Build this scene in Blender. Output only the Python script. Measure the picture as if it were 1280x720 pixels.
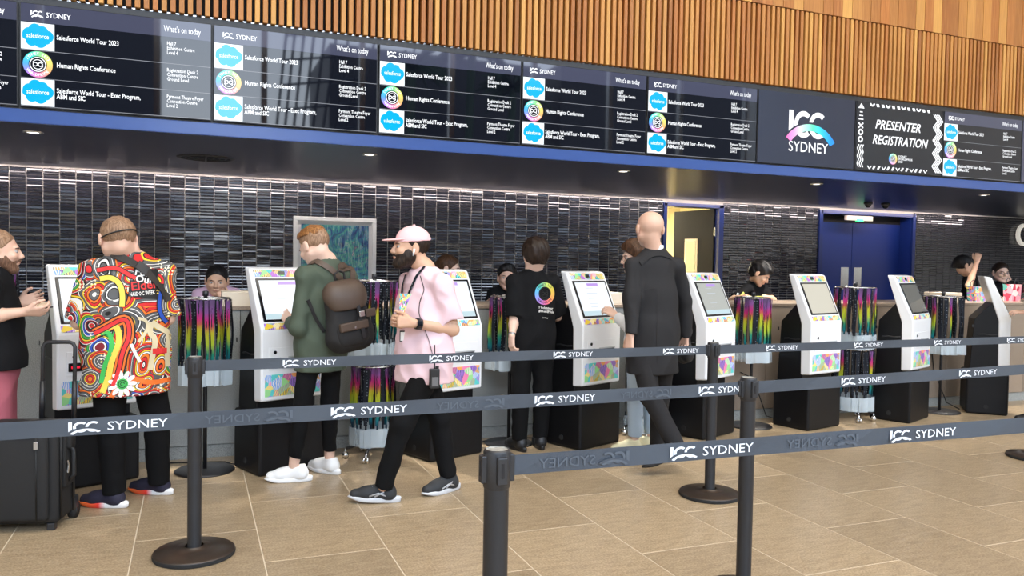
import bpy, bmesh, math, random
import numpy as np
from mathutils import Vector, Matrix, Quaternion
from mathutils.bvhtree import BVHTree
random.seed(7)
PI = math.pi
D = bpy.data
SC = bpy.context.scene
for _o in list(D.objects): D.objects.remove(_o, do_unlink=True)
COL = SC.collection

# ------------------------------------------------------------------ camera
CAM_H, FPX = 1.5, 996.93
YAW, PITCH, ROLL = .380541, .033286, .017132
FW = Vector((math.sin(YAW)*math.cos(PITCH), math.cos(YAW)*math.cos(PITCH), -math.sin(PITCH)))
RT = Vector((math.cos(YAW), -math.sin(YAW), 0)); UP = RT.cross(FW)
CR = math.cos(ROLL)*RT + math.sin(ROLL)*UP
CU = -math.sin(ROLL)*RT + math.cos(ROLL)*UP
cd = D.cameras.new('camera'); cam = D.objects.new('camera', cd); COL.objects.link(cam)
cd.sensor_fit = 'HORIZONTAL'; cd.sensor_width = 36; cd.lens = FPX/1280*36; cd.clip_end = 300
cam.matrix_world = Matrix(((CR.x, CU.x, -FW.x, 0), (CR.y, CU.y, -FW.y, 0), (CR.z, CU.z, -FW.z, CAM_H), (0, 0, 0, 1)))
SC.camera = cam

def ray(px, py): return FW + CR*((px-640)/FPX) - CU*((py-360)/FPX)
def at(px, py, Y):            # the point at depth Y (metres from the camera towards the counter) that a pixel shows
    d = ray(px, py); return Vector((0, 0, CAM_H)) + d*(Y/d.y)

# ------------------------------------------------------------------ light, world, exposure
SC.view_settings.view_transform = 'Standard'; SC.view_settings.look = 'None'
SC.view_settings.exposure = 0.72; SC.view_settings.gamma = 1; SC.view_settings.use_curve_mapping = False
w = D.worlds.new('sky'); SC.world = w; w.use_nodes = True
nt = w.node_tree; nt.nodes.clear()
wo = nt.nodes.new('ShaderNodeOutputWorld'); bg = nt.nodes.new('ShaderNodeBackground')
tc = nt.nodes.new('ShaderNodeTexCoord'); sp = nt.nodes.new('ShaderNodeSeparateXYZ'); rp = nt.nodes.new('ShaderNodeValToRGB')
nt.links.new(tc.outputs['Generated'], sp.inputs[0]); nt.links.new(sp.outputs['Z'], rp.inputs[0])
rp.color_ramp.elements[0].position = .0; rp.color_ramp.elements[0].color = (.30, .32, .34, 1)
rp.color_ramp.elements[1].position = .04; rp.color_ramp.elements[1].color = (.84, .92, 1, 1)
_e = rp.color_ramp.elements.new(.7); _e.color = (.52, .70, 1, 1)
nt.links.new(rp.outputs[0], bg.inputs[0]); bg.inputs[1].default_value = 5.2
nt.links.new(bg.outputs[0], wo.inputs[0])

def area(name, loc, rot, sx, sy, power, color=(1, 1, 1), portal=False):
    l = D.lights.new(name, 'AREA'); l.shape = 'RECTANGLE'; l.size = sx; l.size_y = sy; l.energy = power; l.color = color
    if portal: l.cycles.is_portal = True
    o = D.objects.new(name, l); COL.objects.link(o); o.location = loc; o.rotation_euler = rot; return o
area('window_portal', (3.5, -5.95, 4.25), (PI/2, 0, 0), 19, 8.4, 1, portal=True)     # sky light through the glazed front
area('hall_warm_fill', (3.5, 0.5, 8.5), (0, 0, 0), 15, 5, 620, (1, .93, .82))  # warm fill added high over the hall, not a known fixture
area('wall_wash', (4.5, 8.74, 2.345), (math.radians(40), 0, 0), 14, .06, 42, (1, .86, .86))    # slot light grazing the tiled wall

# ------------------------------------------------------------------ materials
def mat(name, col=(.5, .5, .5), rough=.5, metal=0, emit=None, es=1, spec=.5, alpha=1, coat=0, trans=0, bump=0, bscale=200, vary=0, vscale=30, ior=None, sheen=0):
    m = D.materials.new(name); m.use_nodes = True; n = m.node_tree; b = n.nodes['Principled BSDF']
    b.inputs['Base Color'].default_value = (*col, 1); b.inputs['Roughness'].default_value = rough
    b.inputs['Metallic'].default_value = metal; b.inputs['Specular IOR Level'].default_value = spec
    b.inputs['Alpha'].default_value = alpha; b.inputs['Coat Weight'].default_value = coat
    b.inputs['Transmission Weight'].default_value = trans
    if sheen: b.inputs['Sheen Weight'].default_value = sheen
    if ior: b.inputs['IOR'].default_value = ior
    if emit: b.inputs['Emission Color'].default_value = (*emit, 1); b.inputs['Emission Strength'].default_value = es
    if vary or bump:
        t = n.nodes.new('ShaderNodeTexCoord')
        if vary:
            ns = n.nodes.new('ShaderNodeTexNoise'); ns.inputs['Scale'].default_value = vscale; ns.inputs['Detail'].default_value = 4
            n.links.new(t.outputs['Object'], ns.inputs['Vector'])
            mx = n.nodes.new('ShaderNodeMixRGB'); mx.inputs[1].default_value = (*[c*(1-vary) for c in col], 1)
            mx.inputs[2].default_value = (*[min(1, c*(1+vary)) for c in col], 1)
            n.links.new(ns.outputs[0], mx.inputs[0]); n.links.new(mx.outputs[0], b.inputs['Base Color'])
        if bump:
            nb = n.nodes.new('ShaderNodeTexNoise'); nb.inputs['Scale'].default_value = bscale
            n.links.new(t.outputs['Object'], nb.inputs['Vector'])
            bp = n.nodes.new('ShaderNodeBump'); bp.inputs['Strength'].default_value = bump; bp.inputs['Distance'].default_value = .003
            n.links.new(nb.outputs[0], bp.inputs['Height']); n.links.new(bp.outputs[0], b.inputs['Normal'])
    return m

class NT:                     # small helper for node graphs
    def __init__(s, name, rough=.5, spec=.5, metal=0):
        s.m = D.materials.new(name); s.m.use_nodes = True; s.n = s.m.node_tree; s.b = s.n.nodes['Principled BSDF']
        s.b.inputs['Roughness'].default_value = rough; s.b.inputs['Specular IOR Level'].default_value = spec; s.b.inputs['Metallic'].default_value = metal
        s.tc = s.n.nodes.new('ShaderNodeTexCoord')
    def add(s, t, **kw):
        x = s.n.nodes.new('ShaderNode'+t)
        for k, v in kw.items(): setattr(x, k, v)
        return x
    def link(s, a, b): s.n.links.new(a, b)
    def math(s, op, a, b=None):
        x = s.add('Math', operation=op)
        for i, v in enumerate((a, b)):
            if v is None: continue
            if hasattr(v, 'is_linked'): s.link(v, x.inputs[i])
            else: x.inputs[i].default_value = v
        return x.outputs[0]
    def mapping(s, scale=(1, 1, 1), src='Object', rot=(0, 0, 0)):
        x = s.add('Mapping'); x.inputs['Scale'].default_value = scale; x.inputs['Rotation'].default_value = rot
        s.link(s.tc.outputs[src], x.inputs[0]); return x.outputs[0]
    def noise(s, vec, scale, detail=3, dist=0):
        x = s.add('TexNoise'); x.inputs['Scale'].default_value = scale; x.inputs['Detail'].default_value = detail; x.inputs['Distortion'].default_value = dist
        s.link(vec, x.inputs['Vector']); return x
    def ramp(s, fac, stops, const=False):
        x = s.add('ValToRGB'); cr = x.color_ramp; cr.interpolation = 'CONSTANT' if const else 'LINEAR'
        for i, (p, c) in enumerate(stops):
            e = cr.elements[i] if i < 2 else cr.elements.new(p)
            e.position = p; e.color = (*c, 1)
        s.link(fac, x.inputs[0]); return x.outputs[0]
    def mix(s, f, a, b, mode='MIX'):
        x = s.add('MixRGB', blend_type=mode)
        for i, v in enumerate((f, a, b)):
            if hasattr(v, 'is_linked'): s.link(v, x.inputs[i])
            elif isinstance(v, (int, float)): x.inputs[i].default_value = v
            else: x.inputs[i].default_value = (*v, 1)
        return x.outputs[0]
    def color(s, c): s.link(c, s.b.inputs['Base Color']); return s
    def bump(s, h, st=.3, d=.003):
        x = s.add('Bump'); x.inputs['Strength'].default_value = st; x.inputs['Distance'].default_value = d
        s.link(h, x.inputs['Height']); s.link(x.outputs[0], s.b.inputs['Normal']); return s
    def rnd(s): return s.add('ObjectInfo').outputs['Random']

def m_tile_floor():
    t = NT('floor_stone', .33, .5)
    r = t.rnd(); v = t.mapping((3, 14, 1), 'Object'); a = t.noise(v, 2.4, 6, .4)
    g = t.noise(t.mapping((1, 1, 1), 'Object'), 95, 4)
    c = t.ramp(a.outputs[0], [(.3, (.23, .16, .09)), (.52, (.37, .27, .16)), (.72, (.47, .36, .225))])
    c = t.mix(.5, c, t.ramp(g.outputs[0], [(.35, (.22, .155, .09)), (.65, (.56, .44, .29))]))
    hs = t.add('HueSaturation'); t.link(c, hs.inputs['Color']); mr = t.add('MapRange'); t.link(r, mr.inputs[0])
    mr.inputs[3].default_value = .86; mr.inputs[4].default_value = 1.10; t.link(mr.outputs[0], hs.inputs['Value'])
    t.color(hs.outputs[0]); t.bump(g.outputs[0], .15, .002); return t.m
def m_wood(name, scale):
    t = NT(name, .42, .4); r = t.rnd()
    a = t.noise(t.mapping(scale, 'Object'), 5, 6, .8)
    c1 = t.ramp(a.outputs[0], [(.3, (.20, .065, .012)), (.52, (.42, .165, .035)), (.72, (.60, .29, .08))])
    c2 = t.ramp(r, [(0, (.46, .16, .035)), (.2, (.22, .07, .015)), (.4, (.58, .27, .065)), (.6, (.36, .13, .03)), (.8, (.75, .42, .11)), (1, (.30, .10, .022))])
    c = t.mix(.62, c1, c2); t.color(c); return t.m
def m_granite(name, a, b, sc=220):
    t = NT(name, .35, .5); n = t.noise(t.mapping(), sc, 4); n2 = t.noise(t.mapping(), 5, 3)
    c = t.ramp(n.outputs[0], [(.35, a), (.65, b)]); hs = t.add('HueSaturation'); t.link(c, hs.inputs['Color'])
    mr = t.add('MapRange'); t.link(t.rnd(), mr.inputs[0]); mr.inputs[3].default_value = .8; mr.inputs[4].default_value = 1.15
    t.link(mr.outputs[0], hs.inputs['Value']); t.color(hs.outputs[0]); return t.m
def m_art(name, seed, sc=9.):
    # bright flat patches with wavy line work, as printed on the kiosks
    t = NT(name, .35, .4); v = t.mapping((1, 1, 1), 'Object'); n = t.noise(v, 5, 2)
    vm = t.add('VectorMath', operation='MULTIPLY_ADD'); t.link(n.outputs['Color'], vm.inputs[0]); vm.inputs[1].default_value = (.12, .12, .12); t.link(v, vm.inputs[2])
    vm2 = t.add('VectorMath', operation='ADD'); t.link(vm.outputs[0], vm2.inputs[0]); vm2.inputs[1].default_value = (seed*1.7, seed*.9, seed*.37)
    vo = t.add('TexVoronoi'); vo.inputs['Scale'].default_value = sc*1.25; t.link(vm2.outputs[0], vo.inputs['Vector'])
    sep = t.add('SeparateColor'); t.link(vo.outputs['Color'], sep.inputs[0])
    c = t.ramp(sep.outputs[0], [(0, (.85, .62, .05)), (.13, (.9, .25, .45)), (.26, (.12, .62, .60)), (.4, (.45, .22, .75)), (.52, (.95, .42, .12)), (.64, (.35, .75, .30)), (.76, (.95, .78, .25)), (.88, (.25, .45, .85))], True)
    wv = t.add('TexWave', wave_type='BANDS'); wv.inputs['Scale'].default_value = 28; wv.inputs['Distortion'].default_value = 5; wv.inputs['Detail'].default_value = 1
    t.link(vm2.outputs[0], wv.inputs['Vector'])
    line = t.math('GREATER_THAN', wv.outputs['Fac'], .72); sel = t.math('GREATER_THAN', sep.outputs[1], .45)
    c2 = t.ramp(sep.outputs[2], [(0, (.05, .08, .15)), (.4, (.95, .9, .8)), (.7, (.55, .1, .4))], True)
    c = t.mix(t.math('MULTIPLY', line, sel), c, c2); t.color(c); return t.m

M = {}
M['floor'] = m_tile_floor()
M['grout'] = mat('grout', (.62, .52, .38), .8)
M['batten'] = m_wood('timber_batten', (40, 40, 1.2)); M['board'] = m_wood('timber_board', (22, 22, .8))
M['dark'] = mat('black_void', (.012, .010, .010), .8)
M['navy'] = mat('navy_gloss_paint', (.005, .010, .042), .30, spec=.5)
M['strip'] = mat('blue_fascia_paint', (.03, .075, .27), .25, spec=.6)
M['door_blue'] = mat('blue_door_paint', (.012, .035, .22), .35)
M['frame_blue'] = mat('blue_frame_paint', (.012, .03, .17), .3)
M['granite'] = m_granite('grey_granite', (.20, .21, .20), (.40, .41, .39))
M['granite_brown'] = m_granite('brown_granite', (.24, .18, .13), (.42, .33, .25))
M['cream'] = mat('cream_laminate', (.80, .70, .56), .4)
M['white'] = mat('white_shell', (.86, .87, .88), .28, coat=.3)
M['white_matt'] = mat('white_matt', (.82, .82, .80), .6)
M['black_metal'] = mat('black_powder_metal', (.014, .014, .016), .38, spec=.5, bump=.1, bscale=600)
M['kiosk_black'] = mat('kiosk_black', (.005, .005, .006), .42, spec=.3)
M['black_gloss'] = mat('black_glass', (.004, .005, .008), .06, spec=.5)
M['black_plastic'] = mat('black_plastic', (.02, .02, .022), .4)
M['rubber'] = mat('rubber', (.015, .015, .015), .8)
M['base_brown'] = mat('brown_black_base', (.045, .032, .024), .33, metal=.3)
M['steel'] = mat('brushed_steel', (.55, .56, .57), .25, metal=1)
M['chrome'] = mat('chrome', (.8, .8, .8), .12, metal=1)
M['glowwhite'] = mat('lamp_white', (1, 1, 1), .5, emit=(1, .97, .9), es=3)
M['glowgreen'] = mat('green_exit_light', (.05, .8, .2), .5, emit=(.05, 1, .25), es=1.6)
M['txt'] = mat('screen_white', (.02, .02, .02), .3, emit=(.95, .97, 1), es=.9)
M['hdr'] = mat('screen_header', (.005, .005, .008), .03, emit=(.060, .065, .110), es=.7)
M['scrline'] = mat('screen_line', (.01, .01, .01), .2, emit=(.35, .36, .4), es=.6)
M['scrblack'] = mat('screen_black', (.002, .002, .003), .025, emit=(.001, .0015, .004), es=1)
M['scrwhite'] = mat('screen_tile_white', (.02, .02, .02), .1, emit=(.86, .93, .97), es=.85)
M['cloud'] = mat('cloud_blue', (.0, .02, .05), .1, emit=(.0, .36, .82), es=.9)
M['belt'] = mat('grey_webbing', (.055, .066, .082), .55, bump=.25, bscale=900)
M['belt_ghost'] = mat('webbing_show_through', (.085, .10, .12), .6)
M['ink_white'] = mat('white_print', (.85, .87, .9), .5)

# ------------------------------------------------------------------ helpers
def link(o, parent=None):
    COL.objects.link(o)
    if parent is not None: o.parent = parent
    return o
def obj(name, me, m=None, parent=None, smooth=False, kind=None):
    if isinstance(me, bmesh.types.BMesh):
        x = D.meshes.new(name); me.to_mesh(x); me.free(); me = x
    if m is not None: me.materials.clear(); me.materials.append(m)
    if smooth: me.polygons.foreach_set('use_smooth', [True]*len(me.polygons))
    o = D.objects.new(name, me); link(o, parent)
    if kind: o['kind'] = kind
    return o
def tag(o, label=None, cat=None, group=None, kind=None):
    if label: o['label'] = label
    if cat: o['category'] = cat
    if group: o['group'] = group
    if kind: o['kind'] = kind
    return o
def root(name, loc, label, cat, group=None, rz=0):
    o = D.objects.new(name, None); o.empty_display_size = .1; link(o); o.location = loc; o.rotation_euler = (0, 0, rz)
    return tag(o, label, cat, group)
def copy_tree(o, parent=None):
    c = o.copy(); COL.objects.link(c)
    if parent is not None: c.parent = parent
    for ch in CH.get(o.name, None) or [k for k in o.children]: copy_tree(ch, c)
    return c
CH = {}
def box(bm, x0, x1, y0, y1, z0, z1, bev=0, mtx=None, seg=2):
    r = bmesh.ops.create_cube(bm, size=1)['verts']
    S = Matrix.Translation(((x0+x1)/2, (y0+y1)/2, (z0+z1)/2)) @ Matrix.Diagonal((abs(x1-x0), abs(y1-y0), abs(z1-z0), 1))
    bmesh.ops.transform(bm, matrix=S, verts=r)
    if bev:
        es = list({e for v in r for e in v.link_edges})
        g = bmesh.ops.bevel(bm, geom=es, offset=bev, segments=seg, profile=.5, affect='EDGES')
        r = g['verts']
        if mtx is not None: r = list({v for f in g['faces'] for v in f.verts} | set(r))
    if mtx is not None:
        vs = set(r); grow = True
        while grow:
            n = {e.other_vert(v) for v in vs for e in v.link_edges} - vs; grow = bool(n); vs |= n
        bmesh.ops.transform(bm, matrix=mtx, verts=list(vs))
    return bm
def newbox(*a, **k): return box(bmesh.new(), *a, **k)
def lathe(bm, prof, seg=28, c=(0, 0, 0)):
    rings = []
    for r, z in prof:
        if r < 1e-6: rings.append([bm.verts.new((c[0], c[1], c[2]+z))])
        else: rings.append([bm.verts.new((c[0]+r*math.cos(2*PI*i/seg), c[1]+r*math.sin(2*PI*i/seg), c[2]+z)) for i in range(seg)])
    for a, b in zip(rings, rings[1:]):
        for i in range(seg):
            j = (i+1) % seg
            f = [a[i] if len(a) > 1 else a[0], a[j] if len(a) > 1 else None, b[j] if len(b) > 1 else b[0], b[i] if len(b) > 1 else None]
            f = [v for v in f if v is not None]
            if len(set(f)) >= 3:
                try: bm.faces.new(f)
                except ValueError: pass
    bmesh.ops.recalc_face_normals(bm, faces=bm.faces[:]); return bm
def tube(bm, pts, r, seg=8, cap=True, flat=1.0, ref=None):
    pts = [Vector(p) for p in pts]; n = len(pts); rr = r if isinstance(r, (list, tuple)) else [r]*n; rings = []
    prev = None
    for i, p in enumerate(pts):
        t = (pts[min(i+1, n-1)]-pts[max(i-1, 0)]).normalized()
        a = Vector(ref) if ref is not None else (prev if prev is not None else (Vector((0, 0, 1)) if abs(t.z) < .9 else Vector((1, 0, 0))))
        a = (a - t*a.dot(t)).normalized(); prev = a; b = t.cross(a)
        rings.append([bm.verts.new(p + a*(rr[i]*math.cos(2*PI*k/seg)) + b*(rr[i]*flat*math.sin(2*PI*k/seg))) for k in range(seg)])
    for A, B in zip(rings, rings[1:]):
        for k in range(seg): bm.faces.new((A[k], A[(k+1) % seg], B[(k+1) % seg], B[k]))
    if cap: bm.faces.new(rings[0][::-1]); bm.faces.new(rings[-1])
    return bm
def prism(bm, poly, t, mtx=None, bev=0):
    """closed 2-D polygon in XZ, extruded along +Y by t"""
    a = [bm.verts.new((x, 0, z)) for x, z in poly]; b = [bm.verts.new((x, t, z)) for x, z in poly]
    fs = [bm.faces.new(a), bm.faces.new(b[::-1])]
    n = len(poly)
    for i in range(n): fs.append(bm.faces.new((a[i], b[i], b[(i+1) % n], a[(i+1) % n])))
    bmesh.ops.recalc_face_normals(bm, faces=fs)
    vs = a+b
    if bev:
        es = list({e for f in fs for e in f.edges}); bmesh.ops.bevel(bm, geom=es, offset=bev, segments=2, profile=.5, affect='EDGES'); vs = bm.verts[:]
    if mtx is not None: bmesh.ops.transform(bm, matrix=mtx, verts=vs)
    return bm
_txt = {}
def text_mesh(s, h=1.0, depth=0, bold=0, res=2, align='LEFT', shear=0, width=None):
    """lettering as a mesh in the XZ plane facing -Y, letter height about h"""
    c = D.curves.new('t', 'FONT'); c.body = s; c.size = h*1.37; c.extrude = depth; c.offset = bold*h; c.resolution_u = res; c.align_x = align; c.shear = shear
    c.space_line = .85
    o = D.objects.new('t', c); COL.objects.link(o); dg = bpy.context.evaluated_depsgraph_get(); me = D.meshes.new_from_object(o.evaluated_get(dg))
    D.objects.remove(o); D.curves.remove(c)
    me.transform(Matrix.Rotation(PI/2, 4, 'X'))
    if width:
        xs = [v.co.x for v in me.vertices]; k = width/(max(xs)-min(xs)); me.transform(Matrix.Diagonal((k, 1, 1, 1)))
    me.materials.clear(); return me
def place(me, x, y, z, sx=1, sz=1, rz=0):
    me.transform(Matrix.Translation((x, y, z)) @ Matrix.Rotation(rz, 4, 'Z') @ Matrix.Diagonal((sx, 1, sz, 1))); return me
def join(name, meshes):
    bm = bmesh.new()
    for m in meshes: bm.from_mesh(m)
    me = D.meshes.new(name); bm.to_mesh(me); bm.free(); return me
def arc_band(bm, cx, cz, r0, r1, a0, a1, y=0, n=20, sx=1.0, w0=1.0, w1=1.0):
    prev = None
    for i in range(n+1):
        t = i/n; a = a0+(a1-a0)*t; k = w0+(w1-w0)*t; rm = (r0+r1)/2; hw = (r1-r0)/2*k
        v = (bm.verts.new((cx+sx*(rm-hw)*math.cos(a), y, cz+(rm-hw)*math.sin(a))), bm.verts.new((cx+sx*(rm+hw)*math.cos(a), y, cz+(rm+hw)*math.sin(a))))
        if prev: bm.faces.new((prev[0], prev[1], v[1], v[0]))
        prev = v
def quad(bm, pts, y=0): bm.faces.new([bm.verts.new((p[0], y, p[1])) for p in pts])
R_ = math.radians
def icc_letters(y=0):
    """I and two interlocking Cs, one unit tall, 1.7 wide, in XZ"""
    bm = bmesh.new()
    quad(bm, [(0, 0), (.2, 0), (.2, 1), (0, 1)], y)
    arc_band(bm, .68, .5, .31, .50, R_(48), R_(312), y, 22, sx=.86)
    arc_band(bm, 1.36, .5, .31, .50, R_(48), R_(312), y, 22, sx=.86)
    return bm
def icc_mark(x, y, z, h, word='SYDNEY', mirror=False, ratio=1.0):
    """whole wordmark as one mesh (slot 0 print, slot 1 ground), left edge at x, baseline z, height h"""
    bm = icc_letters()
    n0 = len(bm.faces)
    arc_band(bm, .98, -.42, .74, .92, R_(155), R_(36), -.0011/max(h, .001), 18, sx=1.30)      # gap ...
    for f in list(bm.faces)[n0:]: f.material_index = 1
    arc_band(bm, .98, -.42, .60, .76, R_(155), R_(36), -.0015/max(h, .001), 18, sx=1.30)      # ... and wave
    t = text_mesh(word, .80, res=2, bold=.004); bm.from_mesh(place(t, 2.12, 0, .08, .86, 1.05))
    me = D.meshes.new('wordmark'); bm.to_mesh(me); bm.free()
    sx = -1 if mirror else 1
    me.transform(Matrix.Diagonal((h*ratio*sx, h, h, 1)))
    me.transform(Matrix.Translation((x, y, z))); return me
def mark_obj(name, me, m1, m2, parent):
    o = obj(name, me, None, parent); me.materials.append(m1); me.materials.append(m2); return o
# ------------------------------------------------------------------ the hall
YW, YF, YC = 9.0, 6.04, 6.3          # tiled wall, fascia, counter front
ZS, ZT = 2.352, 2.443                # soffit height, top of the blue strip
fl = obj('floor', newbox(-7.2, 14.2, -6.2, 9.3, -.12, -.0012), M['grout'], kind='structure')
tb = newbox(-.3025, .3025, -.5100, .5100, -.03, 0, .0015, seg=1)
tme = D.meshes.new('tile'); tb.to_mesh(tme); tb.free(); tme.materials.append(M['floor'])
TW, TL = .61, 1.025
for i in range(-5, 16):
    xc = .33+TW*i+TW/2; off = 4.04 if i % 2 == 0 else 4.555
    for j in range(-4, 3):
        yc = off+TL*j+TL/2
        if yc-TL/2 > 6.3: continue
        o = D.objects.new('tile', tme); link(o, fl); o.location = (xc, yc, 0)
obj('ceiling', newbox(-7.2, 14.2, -6.2, 6.05, 8.6, 8.8), M['white_matt'], kind='structure')
obj('wall_left', newbox(-7.2, -7.0, -6.0, 9.3, -.1, 8.6), M['white_matt'], kind='structure')
obj('wall_right', newbox(14.0, 14.2, -6.0, 9.3, -.1, 8.6), M['white_matt'], kind='structure')

# tiled wall behind the counter, with two door openings
OP = [(5.715, 6.65, 2.30), (8.33, 10.12, 2.295)]
wm = bmesh.new()
for a, b in ((-7, OP[0][0]), (OP[0][1], OP[1][0]), (OP[1][1], 14)): box(wm, a, b, YW, YW+.2, 0, 2.40)
for a, b, h in OP: box(wm, a, b, YW, YW+.2, h, 2.40)
wb = obj('wall_back', wm, mat('tile_grout', (.62, .58, .52), .7), kind='structure')
tm = bmesh.new(); rnd = random.Random(3); CW, RHT = .1429, .0335
x = -1.656-CW*12
while x < 13.6:
    z = 2.335
    ctilt = rnd.uniform(-.02, .02)
    while z > .80:
        z0, z1, x0, x1 = z-RHT+.0022, z, x+.0045, x+CW-.0045
        for a, b, h in OP:
            if z0 < h+.012:
                if x0 < a-.012 < x1: x1 = a-.012
                elif x0 < b+.012 < x1: x0 = b+.012
        if x1-x0 > .012 and not any(x1 > a-.005 and x0 < b+.005 and z0 < h+.012 for a, b, h in OP):
            ty = rnd.gauss(0, .0011); tx = rnd.gauss(0, .0007)
            rows = []
            for fz, fy in ((0, .0050), (.12, .0082), (.70, .0090), (1, .0074)):
                zz = z0+(z1-z0)*fz; rows.append((tm.verts.new((x0, YW-fy-(fz-.5)*ty+tx, zz)), tm.verts.new((x1, YW-fy-(fz-.5)*ty-tx, zz))))
            b0 = (tm.verts.new((x0, YW+.002, z0)), tm.verts.new((x1, YW+.002, z0))); b1 = (tm.verts.new((x0, YW+.002, z1)), tm.verts.new((x1, YW+.002, z1)))
            seq = [b0]+rows+[b1]
            for p, q in zip(seq, seq[1:]): tm.faces.new((p[0], p[1], q[1], q[0]))
            tm.faces.new([s[0] for s in seq][::-1]); tm.faces.new([s[1] for s in seq])
        z -= RHT
    x += CW
tt = NT('glazed_dark_tile', .10, .95)
n_ = t2 = tt.noise(tt.mapping((1, 1, 1)), 3.0, 2); tt.color(tt.ramp(n_.outputs[0], [(.3, (.016, .016, .022)), (.7, (.032, .030, .040))]))
obj('tile_field', tm, tt.m, wb, kind='stuff')

# soffit over the counter and the long screen fascia
sf = obj('ceiling_soffit', newbox(-7, 14, YF+.005, YW+.2, ZS, ZS+.06, ), M['navy'], kind='structure')
obj('trim_1', newbox(-7, 14, YF-.012, YF+.03, ZS-.004, ZT-.006, .004), M['strip'], kind='structure')     # blue strip under the screens
wf = obj('wall_fascia', newbox(-7, 14, YF, YF+.35, ZT-.006, 3.165), M['black_plastic'], kind='structure')
# timber: battens, then plain boards above
wu = obj('wall_upper', newbox(-7, 14, YF+.05, YF+.35, 3.165, 8.6), M['dark'], kind='structure')
SPC = .0553
bt = newbox(-.0165, .0165, -.03, .03, 0, .715, .002, seg=1); bme = D.meshes.new('batten'); bt.to_mesh(bme); bt.free(); bme.materials.append(M['batten'])
for i in range(280):
    X = .418+SPC*(i-44)
    o = D.objects.new('batten', bme); link(o, wu); o.location = (X, YF+.0, 3.172)
rl = obj('trim_2', newbox(-7, 14, YF+.03, YF+.05, 3.165, 3.182), M['steel'], kind='structure')
for k, xw in enumerate(np.arange(-2.2, 13.6, .118)):
    w_ = .116; d_ = (k*37 % 5)*.0012
    o = obj('board', newbox(xw-.0585, xw+.0565, YF-.03-d_, YF+.04, 3.894, 8.58), M['board'], wu)
# back of the glazed front and the street beyond (only ever seen mirrored)
wmn = bmesh.new()
for X in np.arange(-7, 14.1, 2.1): box(wmn, X-.06, X+.06, -6.1, -5.95, 0, 8.6)
for z in (.05, 3.2, 8.55): box(wmn, -7, 14, -6.08, -5.98, z-.05, z+.05)
obj('window_1', wmn, M['steel'], kind='structure')
obj('ground_outside', newbox(-60, 80, -60, -6.2, -.3, -.1), mat('pavement', (.35, .35, .34), .8), kind='structure')
mb_ = mat('city_facade', (.018, .020, .026), .5)
for nm, a in (('building', (-60, -1.3, -26, -20, 0, 10.5)), ('building', (5.1, 14.4, -27, -21, 0, 10.2)), ('building', (15.9, 60, -28, -22, 0, 10.8))):
    o = obj('reflected_building', newbox(*a), mb_, kind='structure')  # unseen buildings: dark boxes placed to shape the screen reflections
lt = bmesh.new()
for k in range(9):      # open steel frame, added to break up the sky mirrored in the screens
    tube(lt, [(2.2+.28*k, -18, 0), (3.4+.28*k+.02*k*k, -18, 13)], .05, 4)
for z in np.arange(.5, 13, .9): tube(lt, [(2.2+z*.09, -18, z), (5.0+z*.09, -18, z+.5)], .045, 4)
obj('reflected_lattice', lt, mb_, kind='structure')
pm_ = bmesh.new(); rr = random.Random(5)
for px_, h_ in ((7.3, 8.5), (9.6, 9.4), (11.3, 8.2), (-.1, 5.2), (.9, 4.2)):
    tube(pm_, [(px_, -17, 0), (px_+.2, -17, h_)], .16, 6)
    for q in range(26):
        a = rr.uniform(0, 2*PI); l = rr.uniform(1.1, 1.9); u = rr.uniform(-.2, 1)
        P0 = Vector((px_+.2, -17, h_)); d = Vector((math.cos(a), math.sin(a), u)).normalized()
        tube(pm_, [P0, P0+d*l*.5, P0+d*l+Vector((0, 0, -.6))], [.10, .16, .02], 4, flat=.2)
obj('reflected_palms', pm_, mat('palm_green', (.03, .06, .03), .7), kind='structure')  # unseen palms, sized for their silhouettes in the screen reflections

# soffit fittings
dm = bmesh.new(); lathe(dm, [(0, 0), (.040, 0), (.040, -.004), (.062, -.006), (.066, 0)], 20); 
for k, X in enumerate((-1.05, 1.33, 3.69, 5.96, 8.39)):
    pl = ('over the colourful-shirted man', 'over the man in the pink cap', 'over the man in the suit', 'in front of the open doorway side of the blue doors', 'past the blue double doors')[k]
    r_ = root('downlight', (X, 6.5, ZS), ('small recessed soffit downlight near the left edge, under the first full event screen', 'small recessed soffit downlight above the wall between picture and pink cap man', 'small recessed soffit downlight left of the bald man in the suit', 'small recessed soffit downlight just left of the blue double doors', 'small recessed soffit downlight right of the blue double doors')[k], 'light', 'downlights in the soffit')
    b = bmesh.new(); lathe(b, [(.040, -.002), (.043, -.007), (.064, -.006), (.066, 0)], 20); obj('trim_ring', b, M['steel'], r_, True)
    b = bmesh.new(); lathe(b, [(0, -.003), (.040, -.0029)], 20); obj('lens', b, M['glowwhite'], r_)
    L = D.lights.new('downlight_lamp', 'SPOT'); L.energy = 140; L.spot_size = 1.6; L.spot_blend = .7; L.color = (1, .93, .85); L.shadow_soft_size = .04
    lo = D.objects.new('downlight_lamp', L); link(lo, r_); lo.location = (0, 0, -.02)
r_ = root('air_vent', (.10, 7.44, ZS), 'round black ventilation grille in the soffit above the counter', 'vent')
b = bmesh.new(); lathe(b, [(.20, -.001), (.205, -.010), (.235, -.006), (.24, 0)], 40); obj('rim', b, M['black_plastic'], r_, True)
for rr_ in (.05, .10, .15):
    b = bmesh.new(); lathe(b, [(rr_, -.002), (rr_+.012, -.009), (rr_+.028, -.002)], 32); obj('ring', b, M['black_metal'], r_, True)
b = newbox(-.2, .2, -.008, .008, -.012, -.002); box(b, -.008, .008, -.2, .2, -.012, -.002); obj('crossbar', b, M['black_metal'], r_)
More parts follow.
